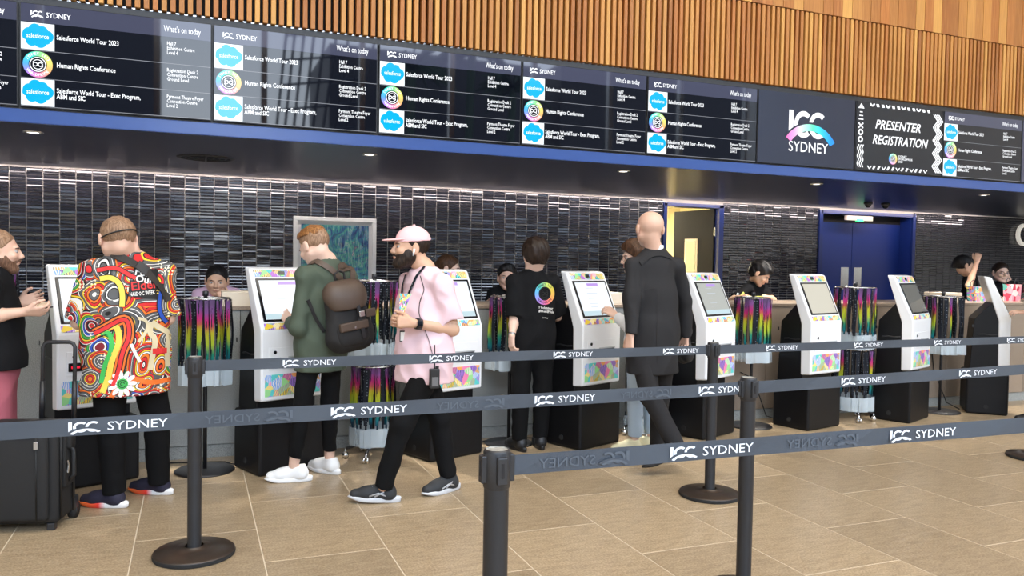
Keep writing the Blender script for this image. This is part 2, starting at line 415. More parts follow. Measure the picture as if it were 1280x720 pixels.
for X, Y, s in ((8.28, 8.08, 'left'), (8.39+.02, 7.83, 'right')):
    X = 8.20 if s == 'left' else 8.50
    r_ = root('security_camera', (X, 8.0, ZS), '%s of the two small dark dome cameras above the blue doors' % s, 'camera')
    b = bmesh.new(); lathe(b, [(0, 0), (.055, 0), (.055, -.02), (.045, -.028), (0, -.028)], 20); obj('mount', b, M['black_plastic'], r_, True)
    b = bmesh.new(); lathe(b, [(.040, -.026), (.036, -.05), (.02, -.066), (0, -.07)], 20); obj('dome', b, M['black_gloss'], r_, True)

# doors -----------------------------------------------------------------
a, b_, h = OP[0]
d1 = obj('door_1', join('f', [])if 0 else (lambda m: (box(m, a-.005, a+.045, YW-.03, YW+.2, 0, h), box(m, b_-.07, b_+.005, YW-.03, YW+.2, 0, h), box(m, a, b_, YW-.03, YW+.2, h-.035, h+.008), m)[-1])(bmesh.new()), M['frame_blue'], kind='structure')
# lit corridor behind the open door
cm = bmesh.new(); box(cm, 4.6, 4.7, YW+.2, 12.2, 0, 2.5); box(cm, 4.6, 8.2, 12.2, 12.3, 0, 2.5); box(cm, 8.1, 8.2, YW+.2, 12.2, 0, 2.5); box(cm, 4.6, 8.2, YW+.2, 12.3, 2.5, 2.6)
obj('wall_corridor', cm, mat('corridor_cream', (.78, .72, .52), .6), kind='structure')
obj('floor_corridor', newbox(4.6, 8.2, YW+.2, 12.3, -.1, 0), M['grout'], kind='structure')
area('corridor_light', (6.2, 10.8, 2.48), (0, 0, 0), 1.4, .3, 110, (1, .92, .70))
lf = root('door_leaf', (b_-.075, YW+.06, 0), 'dark grey door leaf swung open inward in the lit doorway', 'door', rz=R_(98))
obj('panel', newbox(0, .80, -.022, .022, .01, h-.045, .003), mat('leaf_grey', (.010, .010, .014), .6, spec=.2), lf)
o = newbox(.30, .56, -.030, .030, 1.12, 1.86, .004); obj('vision_frame', o, M['cream'], lf)
obj('vision_pane', newbox(.335, .525, -.034, .034, 1.155, 1.825), mat('wired_pane', (.50, .52, .42), .15, metal=.3), lf)
hb = newbox(.70, .735, .022, .05, 1.0, 1.02); tube(hb, [(.71, .05, 1.01), (.60, .055, 1.01)], .01, 8); obj('door_handle', hb, M['steel'], lf)
for z in (.25, 1.2, 1.95):
    b = bmesh.new(); tube(b, [(-.012, 0, z-.06), (-.012, 0, z+.06)], .013, 10); box(b, -.02, .03, -.005, .02, z-.055, z+.055); obj('hinge', b, M['steel'], lf)
a, b_, h = OP[1]
m_ = bmesh.new()
box(m_, a-.03, a+.03, YW-.035, YW+.35, 0, h+.02); box(m_, b_-.03, b_+.03, YW-.035, YW+.35, 0, h+.02); box(m_, a, b_, YW-.035, YW+.35, h-.03, h+.02)
d2 = obj('door_2', m_, M['frame_blue'], kind='structure')
box_ = newbox(a, b_, YW+.20, YW+.36, 2.16, h-.03); obj('header_panel', box_, M['dark'], d2)
xm = 9.14
for x0, x1, nm in ((a+.03, xm-.004, -1), (xm+.004, b_-.03, 1)):
    o = obj('door_panel', newbox(x0, x1, YW+.20, YW+.25, .01, 2.16, .003), M['door_blue'], d2)
    pc = xm-.13 if nm < 0 else xm+.12
    pp = obj('push_plate', newbox(pc-.075, pc+.075, YW+.193, YW+.20, 1.17, 1.50, .002), M['steel'], d2)
obj('reveal', newbox(b_-.035, b_-.0301, YW, YW+.35, 0, h-.03), M['door_blue'], d2)
ex = root('exit_light', (9.02, YW-.03, 2.18), 'slim cream emergency exit light with a green glow above the blue doors', 'light')
obj('housing', newbox(-.25, .25, -.03, .02, 0, .07, .006), M['cream'], ex)
obj('lens', newbox(-.06, .06, -.036, .0, -.012, .022, .004), M['glowgreen'], ex)
# big wall letter at the right-hand edge
cl = obj('wall_letter', text_mesh('C', .37, .02, .012, 6), mat('letter_cream', (.80, .76, .66), .4, emit=(1, .95, .85), es=.25))
place(cl.data, 12.30, YW-.06, 1.90, .92, 1); tag(cl, 'large pale capital letter C standing proud of the dark tiled wall', 'sign')

# reception counter -------------------------------------------------------
ct = root('reception_counter', (0, YC, 0), 'long grey stone-clad reception counter behind the kiosks', 'counter')
obj('carcass', newbox(-4.0, 12.5, .03, .60, .0, 1.10), M['dark'], ct)
obj('plinth', newbox(-4.0, 12.5, .012, .03, 0, .095), M['granite'], ct)
pb = {}
for i in range(0, 14):
    X0 = .33+1.22*(i-4)
    for z0, z1 in ((.10, .34), (.343, 1.10)):
        mm = M['granite'] if X0 < 3.9 else M['granite_brown']
        if X0 >= 3.9:
            for s in (0, 1, ):
                for q0, q1 in (((z0, z1),) if z1 < .5 else ((z0, .72), (.723, z1))):
                    obj('stone_panel', newbox(X0+.61*s+.002, X0+.61*s+.608, 0, .03, q0, q1, .0015, seg=1), mm, ct)
        else: obj('stone_panel', newbox(X0+.002, X0+1.218, 0, .03, z0, z1, .0015, seg=1), mm, ct)
wt = obj('worktop', newbox(-4.0, 12.5, YC-.012, YC+.66, 1.10, 1.13, .004), M['granite_brown']); tag(wt, 'long stone worktop running along the reception counter', 'worktop')
for n_i, (x0, x1, y0, lab) in enumerate(((.20, .56, YC, 'pale cream raised ledge on the counter beside the first staff member in pink'), (3.28, 3.62, YC+.05, 'small pale cream raised ledge on the counter left of the man in the suit'), (7.72, 7.98, YC+.1, 'small white box on the counter end behind the rightmost lanyard rack'))):
    lg = root('counter_ledge', ((x0+x1)/2, y0+.14, 1.13), lab, 'ledge'); hw = (x1-x0)/2
    obj('panel', newbox(-hw, hw, -.14, -.11, .0, .09, .003), M['cream'], lg); obj('top', newbox(-hw, hw, -.14, .14, .09, .105, .003), M['cream'], lg); obj('side', newbox(-hw, -hw+.02, -.11, .14, 0, .09), M['cream'], lg); obj('side', newbox(hw-.02, hw, -.11, .14, 0, .09), M['cream'], lg)

# framed picture ------------------------------------------------------------
pf = root('framed_picture', (1.465, YW-.012, 1.57), 'white-framed blue and green abstract painting hung on the tiled wall', 'picture')
W2, H2 = .455, .385
fb = bmesh.new()
for x0, x1, z0, z1 in ((-W2, W2, H2-.045, H2), (-W2, W2, -H2, -H2+.045), (-W2, -W2+.045, -H2+.045, H2-.045), (W2-.045, W2, -H2+.045, H2-.045)): box(fb, x0, x1, -.04, 0, z0, z1, .004)
obj('frame', fb, mat('frame_white', (.92, .94, .90), .4), pf)
obj('mount', newbox(-W2+.045, W2-.045, -.015, -.005, -H2+.045, H2-.045), M['white_matt'], pf)
ta = NT('abstract_painting', .4); v = ta.mapping((1, 1, 1)); n1 = ta.noise(v, 7, 5, 1.6); n2 = ta.noise(ta.mapping((3, 1, .6)), 9, 4, 2)
c = ta.ramp(n1.outputs[0], [(.3, (.015, .03, .10)), (.42, (.03, .11, .32)), (.5, (.03, .30, .36)), (.56, (.12, .48, .30)), (.63, (.03, .10, .30)), (.72, (.50, .42, .25))])
c2 = ta.ramp(n2.outputs[0], [(.42, (.02, .04, .15)), (.55, (.10, .45, .35)), (.62, (.75, .80, .65)), (.66, (.1, .2, .5))])
ta.color(ta.mix(.4, c, c2))
obj('canvas', newbox(-W2+.085, W2-.085, -.020, -.014, -H2+.085, H2-.085), ta.m, pf)

# ------------------------------------------------------------------ screens
def T(s, h, x, z, y=0, **k): return place(text_mesh(s, h, **k), x, y, z)
SW, SH, SX0 = 1.17, .672, -1.05
SZ0 = 2.449
def ring_mesh(r0, r1, n=40, y=0):
    b = bmesh.new(); arc_band(b, 0, 0, r0, r1, 0, 2*PI, y, n); return b
def pride_mat():
    t = NT('colour_wheel', .1); sep = t.add('SeparateXYZ'); t.link(t.tc.outputs['Object'], sep.inputs[0])
    a = t.math('ARCTAN2', sep.outputs['Z'], sep.outputs['X']); f = t.math('ADD', t.math('MULTIPLY', a, 1/(2*PI)), .5)
    c = t.ramp(f, [(0, (.10, .45, .95)), (.12, (.45, .25, .9)), (.27, (.95, .25, .5)), (.42, (1, .5, .2)), (.55, (.98, .85, .2)), (.7, (.35, .9, .3)), (.85, (.05, .8, .7)), (1, (.10, .45, .95))])
    t.color(t.mix(1, (0, 0, 0), (0, 0, 0))); t.b.inputs['Base Color'].default_value = (0, 0, 0, 1)
    t.link(c, t.b.inputs['Emission Color']); t.b.inputs['Emission Strength'].default_value = .75; return t.m
M['wheel'] = pride_mat()
t = NT('colour_wheel_print', .5); sep = t.add('SeparateXYZ'); t.link(t.tc.outputs['Object'], sep.inputs[0])
a_ = t.math('ARCTAN2', sep.outputs['Z'], sep.outputs['X']); f_ = t.math('ADD', t.math('MULTIPLY', a_, 1/(2*PI)), .5)
t.color(t.ramp(f_, [(0, (.10, .35, .8)), (.12, (.35, .2, .7)), (.27, (.85, .15, .3)), (.42, (.9, .35, .1)), (.55, (.9, .7, .1)), (.7, (.55, .75, .15)), (.85, (.1, .6, .5)), (1, (.10, .35, .8))])); M['wheel_print'] = t.m
def wheel_children(par, r, y, mw, mt):
    """colour ring, inner white linked rings and ring lettering; par's origin is the wheel centre"""
    obj('colour_ring', ring_mesh(r*.62, r, 40, y), mw, par)
    ms = []
    b = ring_mesh(r*.50, r*.56, 32, y)
    for sx in (-1, 1): arc_band(b, sx*r*.17, 0, r*.11, r*.17, 0, 2*PI, y, 14)
    arc_band(b, 0, 0, r*.33, r*.38, R_(20), R_(160), y, 12); arc_band(b, 0, 0, r*.33, r*.38, R_(200), R_(340), y, 12)
    me = D.meshes.new('m'); b.to_mesh(me); b.free(); ms.append(me)
    for txt, a0, sgn in (('SYDNEY 2023', 150, -1), ('WORLDPRIDE', 218, 1)):
        n = len(txt)
        for i, ch in enumerate(txt):
            if ch == ' ': continue
            a = R_(a0 + sgn*i*(120/(n-1) if sgn < 0 else 104/(n-1)))
            g = text_mesh(ch, r*.20, res=1, bold=.02, align='CENTER'); rot = a-PI/2 if sgn < 0 else a+PI/2
            rad = r*.73 if sgn < 0 else r*.89
            g.transform(Matrix.Rotation(-rot, 4, 'Y')); g.transform(Matrix.Translation((rad*math.cos(a), y-.001, rad*math.sin(a)))); ms.append(g)
    obj('ring_lettering', join('ring_lettering', ms), mt, par)
def cloud_mesh(wd, ht, y):
    b = bmesh.new()
    for cx, cz, r in ((-.25, .05, .23), (-.08, .20, .22), (.14, .16, .20), (.30, .02, .20), (-.18, -.14, .20), (.08, -.16, .22), (.26, -.10, .15), (0, 0, .25), (-.36, -.02, .12)):
        vs = [b.verts.new((wd*(cx+r*.95*math.cos(2*PI*k/20)), y-.00008*len(b.faces), ht*(cz+r*1.02*math.sin(2*PI*k/20))*1.15)) for k in range(20)]; b.faces.new(vs[::-1])
    return b
def screen_shell(x0, x1, label, group=None, fm='scrblack', name='display_screen'):
    r = root(name, ((x0+x1)/2, YF-.003, SZ0), label, 'screen', group)
    hw = (x1-x0)/2-.006
    obj('housing', newbox(-hw, hw, -.022, .0, 0, SH, .002, seg=1), M['black_plastic'], r)
    obj('screen_face', newbox(-hw+.006, hw-.006, -.0265, -.022, .006, SH-.006), M[fm], r)
    return r
def event_screen(x0, x1, label):
    r = screen_shell(x0, x1, label, 'what is on event screens'); W = x1-x0; L = -W/2+.012; k = W/SW; y = -.028
    ht = .115; zt = SH-.008
    hd = obj('header_band', newbox(L, -L, -.0275, -.0266, zt-ht, zt), M['hdr'], r)
    mark_obj('venue_wordmark', icc_mark(L+.055*k, y, zt-.080, .040, ratio=k*1.02), M['txt'], M['hdr'], hd)
    obj('header_text', place(text_mesh("What's on today", .044, res=2, width=.235), L+.845*k, y, zt-.080, k), M['txt'], hd)
    rh = (zt-ht-.008)/3
    loc = (('Hall 7', 'Exhibition Centre', 'Level 4'), ('Registration Desk 2', 'Convention Centre', 'Ground Level'), ('Pyrmont Theatre Foyer', 'Convention Centre', 'Level 2'))
    ev = ('Salesforce World Tour 2023', 'Human Rights Conference', 'Salesforce World Tour - Exec Program,\nABM and SIC')
    for i in range(3):
        z1 = zt-ht-rh*i; z0 = z1-rh; zc = (z0+z1)/2
        obj('row_line', newbox(L, -L, -.0275, -.0266, z0-.0015, z0+.0015), M['scrline'], r)
        lw = .19*k
        if i != 1:
            lg = obj('event_logo', newbox(L, L+lw, -.0278, -.0268, z0+.004, z1-.004), M['scrwhite'], r)
            cm_ = cloud_mesh(lw*.98, rh*.92, 0); c_ = obj('cloud', cm_, M['cloud'], lg); c_.location = (L+lw/2, -.0285, zc)
            s_ = obj('cloud_text', text_mesh('salesforce', .031, res=2, align='CENTER', width=lw*.66), M['txt'], lg); s_.location = (L+lw/2, -.031, zc-.012)
        else:
            lg = D.objects.new('event_logo', None); link(lg, r); lg.location = (L+lw/2, -.028, zc); lg.scale = (k, 1, 1)
            wheel_children(lg, rh*.47, 0, M['wheel'], M['txt'])
        obj('event_text', place(text_mesh(ev[i], .0325, res=2, bold=.014, width=(.365, .345, .50)[i]), L+lw+.012, y, zc+.006 if i == 2 else zc-.008, k), M['txt'], r)
        obj('location_text', place(text_mesh('\n'.join(loc[i]), .0265, res=1, bold=.012, width=(.175, .20, .235)[i]), L+.865*k, y, zc+.034, k), M['txt'], r)
    return r
labs = ['cut-off event screen at the far left edge above the man in black', 'first full event screen from the left, showing the event list above the patterned shirt man',
        'second full event screen from the left, above the first seated staff member and green-jacket man', 'third full event screen from the left, above the pink cap man',
        'fourth full event screen from the left, above the man in the black tee', 'fifth full event screen from the left, directly left of the venue logo screen']
for n in range(6): event_screen(SX0+SW*(n-1), SX0+SW*n, labs[n])
event_screen(7.14, 8.31, 'event screen right of the presenter registration screen')
r = screen_shell(8.31, 9.48, 'blank dark screen at the far right edge of the screen row', fm='hdr')
r = screen_shell(4.80, 5.97, 'navy screen with a large white ICC Sydney logo and rainbow arc')
D.objects[r.name].children  # keep
M['scrnavy'] = mat('screen_navy', (.003, .003, .004), .03, emit=(.006, .009, .026), es=1)
[c for c in r.children if c.name.startswith('screen_face')][0].data.materials[0] = M['scrnavy']
me = D.meshes.new('m'); b = icc_letters(); b.to_mesh(me); b.free(); me.transform(Matrix.Diagonal((.255, 1, .25, 1)))
lg = obj('logo_letters', place(me, -.225, -.028, .262), M['txt'], r)
ta = NT('rainbow_arc', .1); sep = ta.add('SeparateXYZ'); ta.link(ta.tc.outputs['Object'], sep.inputs[0])
f = ta.math('ADD', ta.math('MULTIPLY', sep.outputs['X'], 1.75), .5)
c = ta.ramp(f, [(0, (1, .08, .35)), (.22, (.95, .35, .75)), (.42, (.5, .9, .8)), (.6, (.1, .85, .45)), (.78, (.02, .55, .85)), (1, (.0, .25, .9))])
ta.b.inputs['Base Color'].default_value = (0, 0, 0, 1); ta.link(c, ta.b.inputs['Emission Color']); ta.b.inputs['Emission Strength'].default_value = .9
b = bmesh.new(); arc_band(b, .03, .06, .27, .335, R_(144), R_(32), -.0295, 24, sx=1.05); obj('rainbow_arc', b, ta.m, r)
b = bmesh.new(); arc_band(b, .03, .06, .335, .353, R_(144), R_(32), -.0292, 24, sx=1.05); obj('arc_gap', b, M['scrnavy'], r)
obj('logo_word', place(text_mesh('SYDNEY', .10, res=3, width=.47), -.225, -.028, .130), M['txt'], r)
# presenter registration
r = screen_shell(5.97, 7.14, 'black screen reading Presenter Registration with white patterned border')
for s, z in (('PRESENTER', .42), ('REGISTRATION', .27)):
    obj('title_text', place(text_mesh(s, .082, res=2, bold=.016, shear=.28, width=.60 if s[0] == 'P' else .74), -.34 if s[0] == 'P' else -.37, -.028, z, 1, 1.12, 0), M['txt'], r)
wl = D.objects.new('event_logo', None); link(wl, r); wl.location = (-.09, -.028, .135); wheel_children(wl, .055, 0, M['wheel'], M['txt'])
obj('logo_text', T('SYDNEY\nWORLDPRIDE\n2023', .022, -.02, .155, -.028, bold=.01), M['txt'], r)
b = bmesh.new(); y = -.028; rr = random.Random(11)
def zig(x0, x1, z0, z1, n, wd, vert=True):
    P = []
    for i in range(n+1):
        t_ = i/n
        P.append((x0 if i % 2 else x1, z0+(z1-z0)*t_) if vert else (x0+(x1-x0)*t_, z0 if i % 2 else z1))
    for p, q in zip(P, P[1:]):
        d = Vector((q[0]-p[0], q[1]-p[1])).normalized(); nrm = Vector((-d.y, d.x))*wd/2
        quad(b, [(p[0]+nrm.x, p[1]+nrm.y), (q[0]+nrm.x, q[1]+nrm.y), (q[0]-nrm.x, q[1]-nrm.y), (p[0]-nrm.x, p[1]-nrm.y)], y)
for dx in (0, .03, .06, .09): zig(.44+dx*.8, .50+dx*.8, .03, .62, 9, .011)
obj('border_right', b, M['txt'], r); b = bmesh.new()
for dx in (0, .028, .056): zig(-.555+dx, -.535+dx, .03, .25, 6, .012)
for z_ in (.30, .37): arc_band(b, -.52, z_, .015, .032, 0, 2*PI, y, 14)
zig(-.55, -.49, .41, .46, 1, .014); zig(-.49, -.55, .41, .46, 1, .014)
for k in range(3): quad(b, [(-.55+.006*k, .49+.035*k), (-.49-.006*k, .49+.035*k), (-.49-.006*k, .50+.035*k), (-.55+.006*k, .50+.035*k)], y)
quad(b, [(-.56, .60), (-.48, .60), (-.52, .65), (-.521, .65)], y)
obj('border_left', b, M['txt'], r); b = bmesh.new()
for k in range(13):
    x0 = -.42+.062*k; quad(b, [(x0, .022), (x0+.022, .018), (x0+.045, .052), (x0+.02, .055)], y) if k % 3 else zig(x0, x0+.05, .02, .05, 2, .01, False)
obj('border_bottom', b, M['txt'], r); b = bmesh.new()
for k in range(12):
    x0 = -.40+.068*k; arc_band(b, x0+.02, .66, .014, .032, R_(180), R_(360), y, 10) if k % 3 == 0 else quad(b, [(x0, .658), (x0+.035, .658), (x0+.045, .63), (x0+.012, .628)], y)
obj('border_top', b, M['txt'], r)

# ------------------------------------------------------------------ self-service kiosks
def sprism(poly, x0, x1, bev=0, seg=2):
    """side outline (y, z) extruded along x"""
    bm = bmesh.new()
    a = [bm.verts.new((x0, y, z)) for y, z in poly]; b = [bm.verts.new((x1, y, z)) for y, z in poly]; n = len(poly)
    fs = [bm.faces.new(a), bm.faces.new(b[::-1])]+[bm.faces.new((a[i], b[i], b[(i+1) % n], a[(i+1) % n])) for i in range(n)]
    bmesh.ops.recalc_face_normals(bm, faces=fs)
    if bev: bmesh.ops.bevel(bm, geom=bm.edges[:], offset=bev, segments=seg, profile=.5, affect='EDGES')
    return bm
S0, S1 = Vector((0, 0, 1.0)), Vector((0, .19, 1.42)); SD = (S1-S0).normalized(); SN = Vector((0, -SD.z, SD.y))
SM = Matrix(((1, 0, 0, 0), (0, -SN.y, SD.y, 0), (0, -SN.z, SD.z, 1.0), (0, 0, 0, 1)))   # (x, depth-in, along) -> kiosk frame
def sl(x0, x1, s0, s1, t, bev=0): 
    b = newbox(x0, x1, -t, .004, s0, s1, bev); bmesh.ops.transform(b, matrix=SM, verts=b.verts[:]); return b
M['art1'] = m_art('printed_art', 1.0, 14); M['art2'] = m_art('printed_art_small', 3.0, 20)
M['ui'] = mat('ui_light', (.02, .02, .02), .12, emit=(.74, .80, .86), es=.80)
M['ui_refl_grey'] = mat('ui_refl_grey', (.02, .02, .02), .08, emit=(.36, .38, .36), es=.8)  # this and the next two: greyish glow standing in for reflections on the screens
M['ui_refl_warm'] = mat('ui_refl_warm', (.02, .02, .02), .08, emit=(.52, .50, .42), es=.8)
M['ui_refl_dark'] = mat('ui_refl_dark', (.02, .02, .02), .08, emit=(.12, .12, .11), es=.8)
M['ui_line'] = mat('ui_line', (.02, .02, .02), .2, emit=(.50, .56, .66), es=.7)
M['ui_acc'] = mat('ui_accent', (.02, .02, .02), .2, emit=(.40, .25, .65), es=.8)
M['ui_bar'] = mat('ui_bar', (.02, .02, .02), .2, emit=(.50, .66, .72), es=.7)
M['redled'] = mat('red_scanner', (.1, 0, 0), .2, emit=(1, .02, .06), es=.6)
M['slot'] = mat('slot_grey', (.45, .46, .47), .4); M['tray'] = mat('clear_tray', (.35, .33, .30), .1, alpha=.75); M['worn'] = mat('worn_label', (.35, .34, .30), .5, vary=.8, vscale=90)
def kiosk(X, Y, label, ui, accent=True, rz=22.6):
    k = root('checkin_kiosk', (X, Y, 0), label, 'kiosk', 'self-service check-in kiosks', rz=R_(rz))
    obj('base', newbox(-.012, .502, 0, .385, 0, .43, .022, seg=3), M['kiosk_black'], k)
    obj('spine', sprism([(.09, .43), (.36, .43), (.33, .985), (.165, 1.165), (.09, .985)], .012, .468, .006), M['kiosk_black'], k)
    sh = obj('shell', sprism([(0, .515), (0, 1.0), (.19, 1.42), (.262, 1.432), (.112, .975), (.105, .505)], 0, .48, .014, 3), M['white'], k)
    bz = obj('bezel', sl(.030, .450, .062, .385, .006, .004), M['black_gloss'], k)
    sc = obj('screen', sl(.050, .430, .078, .368, .0075), M[ui], k)
    if accent:
        b = sl(.19, .33, .335, .36, .0082); obj('screen_banner', b, M['ui_acc'], sc)
        b = bmesh.new()
        for s in (.315, .27, .225, .18, .15): 
            q = sl(.16, .16+.04+(s*37 % .1), s, s+.004, .0082); me = D.meshes.new('q'); q.to_mesh(me); q.free(); b.from_mesh(me)
        obj('screen_lines', b, M['ui_line'], sc)
        obj('screen_bar', sl(.051, .429, .079, .118, .0080), M['ui_bar'], sc)
    obj('top_art', sl(.028, .452, .398, .452, .0035), M['art2'], k)
    obj('camera_window', sl(.215, .262, .412, .440, .006, .002), M['black_gloss'], k)
    obj('strip_art', sl(.028, .452, .006, .050, .0035), M['art2'], k)
    obj('front_art', newbox(.028, .452, -.003, .01, .545, .695), M['art1'], k)
    b = newbox(.055, .425, -.003, .01, .725, .88, .002, seg=1); obj('reader_plate', b, M['white'], k)
    b = bmesh.new(); lathe(b, [(0, 0), (.012, 0), (.012, .004), (.008, .006), (0, .005)], 16); bmesh.ops.transform(b, matrix=Matrix.Translation((.10, -.003, .848)) @ Matrix.Rotation(PI/2, 4, 'X'), verts=b.verts[:]); obj('camera_lens', b, M['black_gloss'], k)
    sn = obj('scanner', newbox(.065, .145, -.012, .0, .755, .81, .004), M['black_gloss'], k)
    obj('scanner_light', newbox(.08, .13, -.0135, -.012, .775, .790), M['redled'], sn)
    sl_ = obj('printer_slot', newbox(.20, .40, -.008, .0, .765, .815, .003), M['slot'], k)
    obj('slot_mouth', newbox(.215, .385, -.0095, -.008, .785, .805), M['dark'], sl_)
    tr = bmesh.new(); tube(tr, [(.21, -.005, .755), (.21, -.07, .745), (.39, -.07, .745), (.39, -.005, .755)], .004, 6); obj('catch_tray', tr, M['tray'], k)
    b = bmesh.new(); tube(b, [(.011, .12, .83), (.008, .17, .825), (.008, .24, .832), (.011, .29, .826)], .006, 6); obj('side_handle', b, M['black_plastic'], k)
    b = bmesh.new(); lathe(b, [(0, 0), (.022, 0), (.022, .004), (0, .004)], 16); bmesh.ops.transform(b, matrix=Matrix.Translation((-.012, .2, .08)) @ Matrix.Rotation(-PI/2, 4, 'Y'), verts=b.verts[:]); obj('cable_port', b, M['rubber'], k)
    b = newbox(-.0125, .0105-.02, .335, .35, .9, .93); obj('side_latch', b, M['black_plastic'], k)
    return k
KX = [(-.79, 5.66), (.43, 5.63), (1.64, 5.645), (2.87, 5.64), (4.05, 5.655), (5.20, 5.68), (6.42, 5.66), (7.77, 5.66)]
kl = ['white and black check-in kiosk used by the man in the colourful patterned shirt', 'white and black check-in kiosk used by the man with the backpack', 'white and black check-in kiosk behind the man in the pink cap',
      'check-in kiosk between the man in the black tee and the man in the suit', 'check-in kiosk just right of the man in the suit, behind a barrier post', 'check-in kiosk left of the tall two-tier lanyard rack by the blue doors',
      'check-in kiosk between the two rightmost lanyard racks', 'rightmost check-in kiosk, seen side-on with its white edge']
for (X, Y), l, u, rz_ in zip(KX, kl, ('ui', 'ui', 'ui', 'ui', 'ui_refl_grey', 'ui_refl_warm', 'ui_refl_dark', 'ui'), (22.6, 22.6, 21, 22.6, 22.6, 14, 22, 45)): kiosk(X, Y, l, u, u in ('ui', 'ui_refl_grey'), rz_)

# ------------------------------------------------------------------ lanyard racks
def strap_mesh(seed):
    rr = random.Random(seed); bm = bmesh.new(); L = .42; ph = rr.uniform(0, 6)
    for s in (-1, 1):
        prev = None
        for i in range(9):
            t = i/8; z = -L*t; x = s*(.0085*(1-t)+.002)+.003*math.sin(ph+5*t); y = .004*s+.004*math.sin(ph+7*t)
            a = .5*math.sin(ph+3*t+s); hx, hy = .0115*math.cos(a), .0115*math.sin(a)
            v = (bm.verts.new((x-hx, y-hy, z)), bm.verts.new((x+hx, y+hy, z)))
            if prev: bm.faces.new((prev[0], prev[1], v[1], v[0]))
            prev = v
    box(bm, -.006, .006, -.004, .004, -L-.03, -L+.002)
    return bm
def lan_mat(name, rainbow, sh):
    t = NT(name, .65, .15); sep = t.add('SeparateXYZ'); t.link(t.tc.outputs['Object'], sep.inputs[0])
    f = t.math('MULTIPLY', sep.outputs['Z'], -1/.44)
    f = t.math('ADD', f, t.math('MULTIPLY', t.math('SUBTRACT', t.rnd(), .5), .16))
    v = t.mapping((1, 1, 1)); vo = t.add('TexVoronoi'); vo.inputs['Scale'].default_value = 46; vo.inputs['Randomness'].default_value = .35; t.link(v, vo.inputs['Vector'])
    dots = t.math('LESS_THAN', vo.outputs['Distance'], .22)
    if rainbow:
        c = t.ramp(f, [(0, (.12, .07, .16)), (.13, (.20, .07, .24)), (.27, (.45, .02, .15)), (.36, (.40, .08, .06)), (.44, (.38, .34, .02)), (.62, (.33, .42, .03)), (.78, (.02, .22, .13)), (.9, (.01, .15, .19)), (1, (.01, .03, .05))])
        nz = t.noise(t.mapping((60, 60, 6)), 1.5, 2); msk = t.math('GREATER_THAN', nz.outputs[0], .60)
        c = t.mix(msk, c, (.012, .012, .02))
    else: c = t.mix(dots, (.012, .014, .02), (.16, .19, .22))
    t.color(c); return t.m
M['lan_r'] = lan_mat('lanyard_rainbow', True, 0); M['lan_k'] = lan_mat('lanyard_black', False, 0)
def clear(name, a=.30, col=(.70, .80, .86)):
    m = mat(name, col, .12, spec=.8, alpha=a); return m
M['pocket'] = clear('clear_vinyl', .34)
SM_ = []
for s_ in range(4):
    b = strap_mesh(s_); me = D.meshes.new('lanyard'); b.to_mesh(me); b.free(); SM_.append(me)
SMr = [m.copy() for m in SM_[:3]]; SMk = [m.copy() for m in SM_]
for m in SMr: m.materials.append(M['lan_r'])
for m in SMk: m.materials.append(M['lan_k'])
b = newbox(-.042, .042, -.0012, .0012, -.135, 0); pk = D.meshes.new('badge_pocket'); b.to_mesh(pk); b.free(); pk.materials.append(M['pocket'])
def lan_tier(X, Y, z, where, group, n=22, r=.165, rs=None):
    rr = rs or random.Random(int(X*100+z*10))
    for i in range(n):
        a = 2*PI*i/n+rr.uniform(-.06, .06); R = r+rr.uniform(-.014, .014)
        rb = rr.random() < .44
        me = rr.choice(SMr if rb else SMk)
        o = D.objects.new('lanyard', me); link(o); o.location = (X+R*math.cos(a), Y+R*math.sin(a), z-rr.uniform(0, .012)); o.rotation_euler = (0, 0, a+PI/2+rr.uniform(-.5, .5))
        tag(o, ('rainbow-faded lanyard ' if rb else 'black pale-dotted lanyard ')+where, 'lanyard', ('rainbow ' if rb else 'black dotted ')+group)
        p = D.objects.new('badge_pocket', pk); link(p, o); p.location = (0, rr.uniform(-.003, .003), -.45); p.rotation_euler = (rr.uniform(-.05, .05), 0, rr.uniform(-.3, .3))
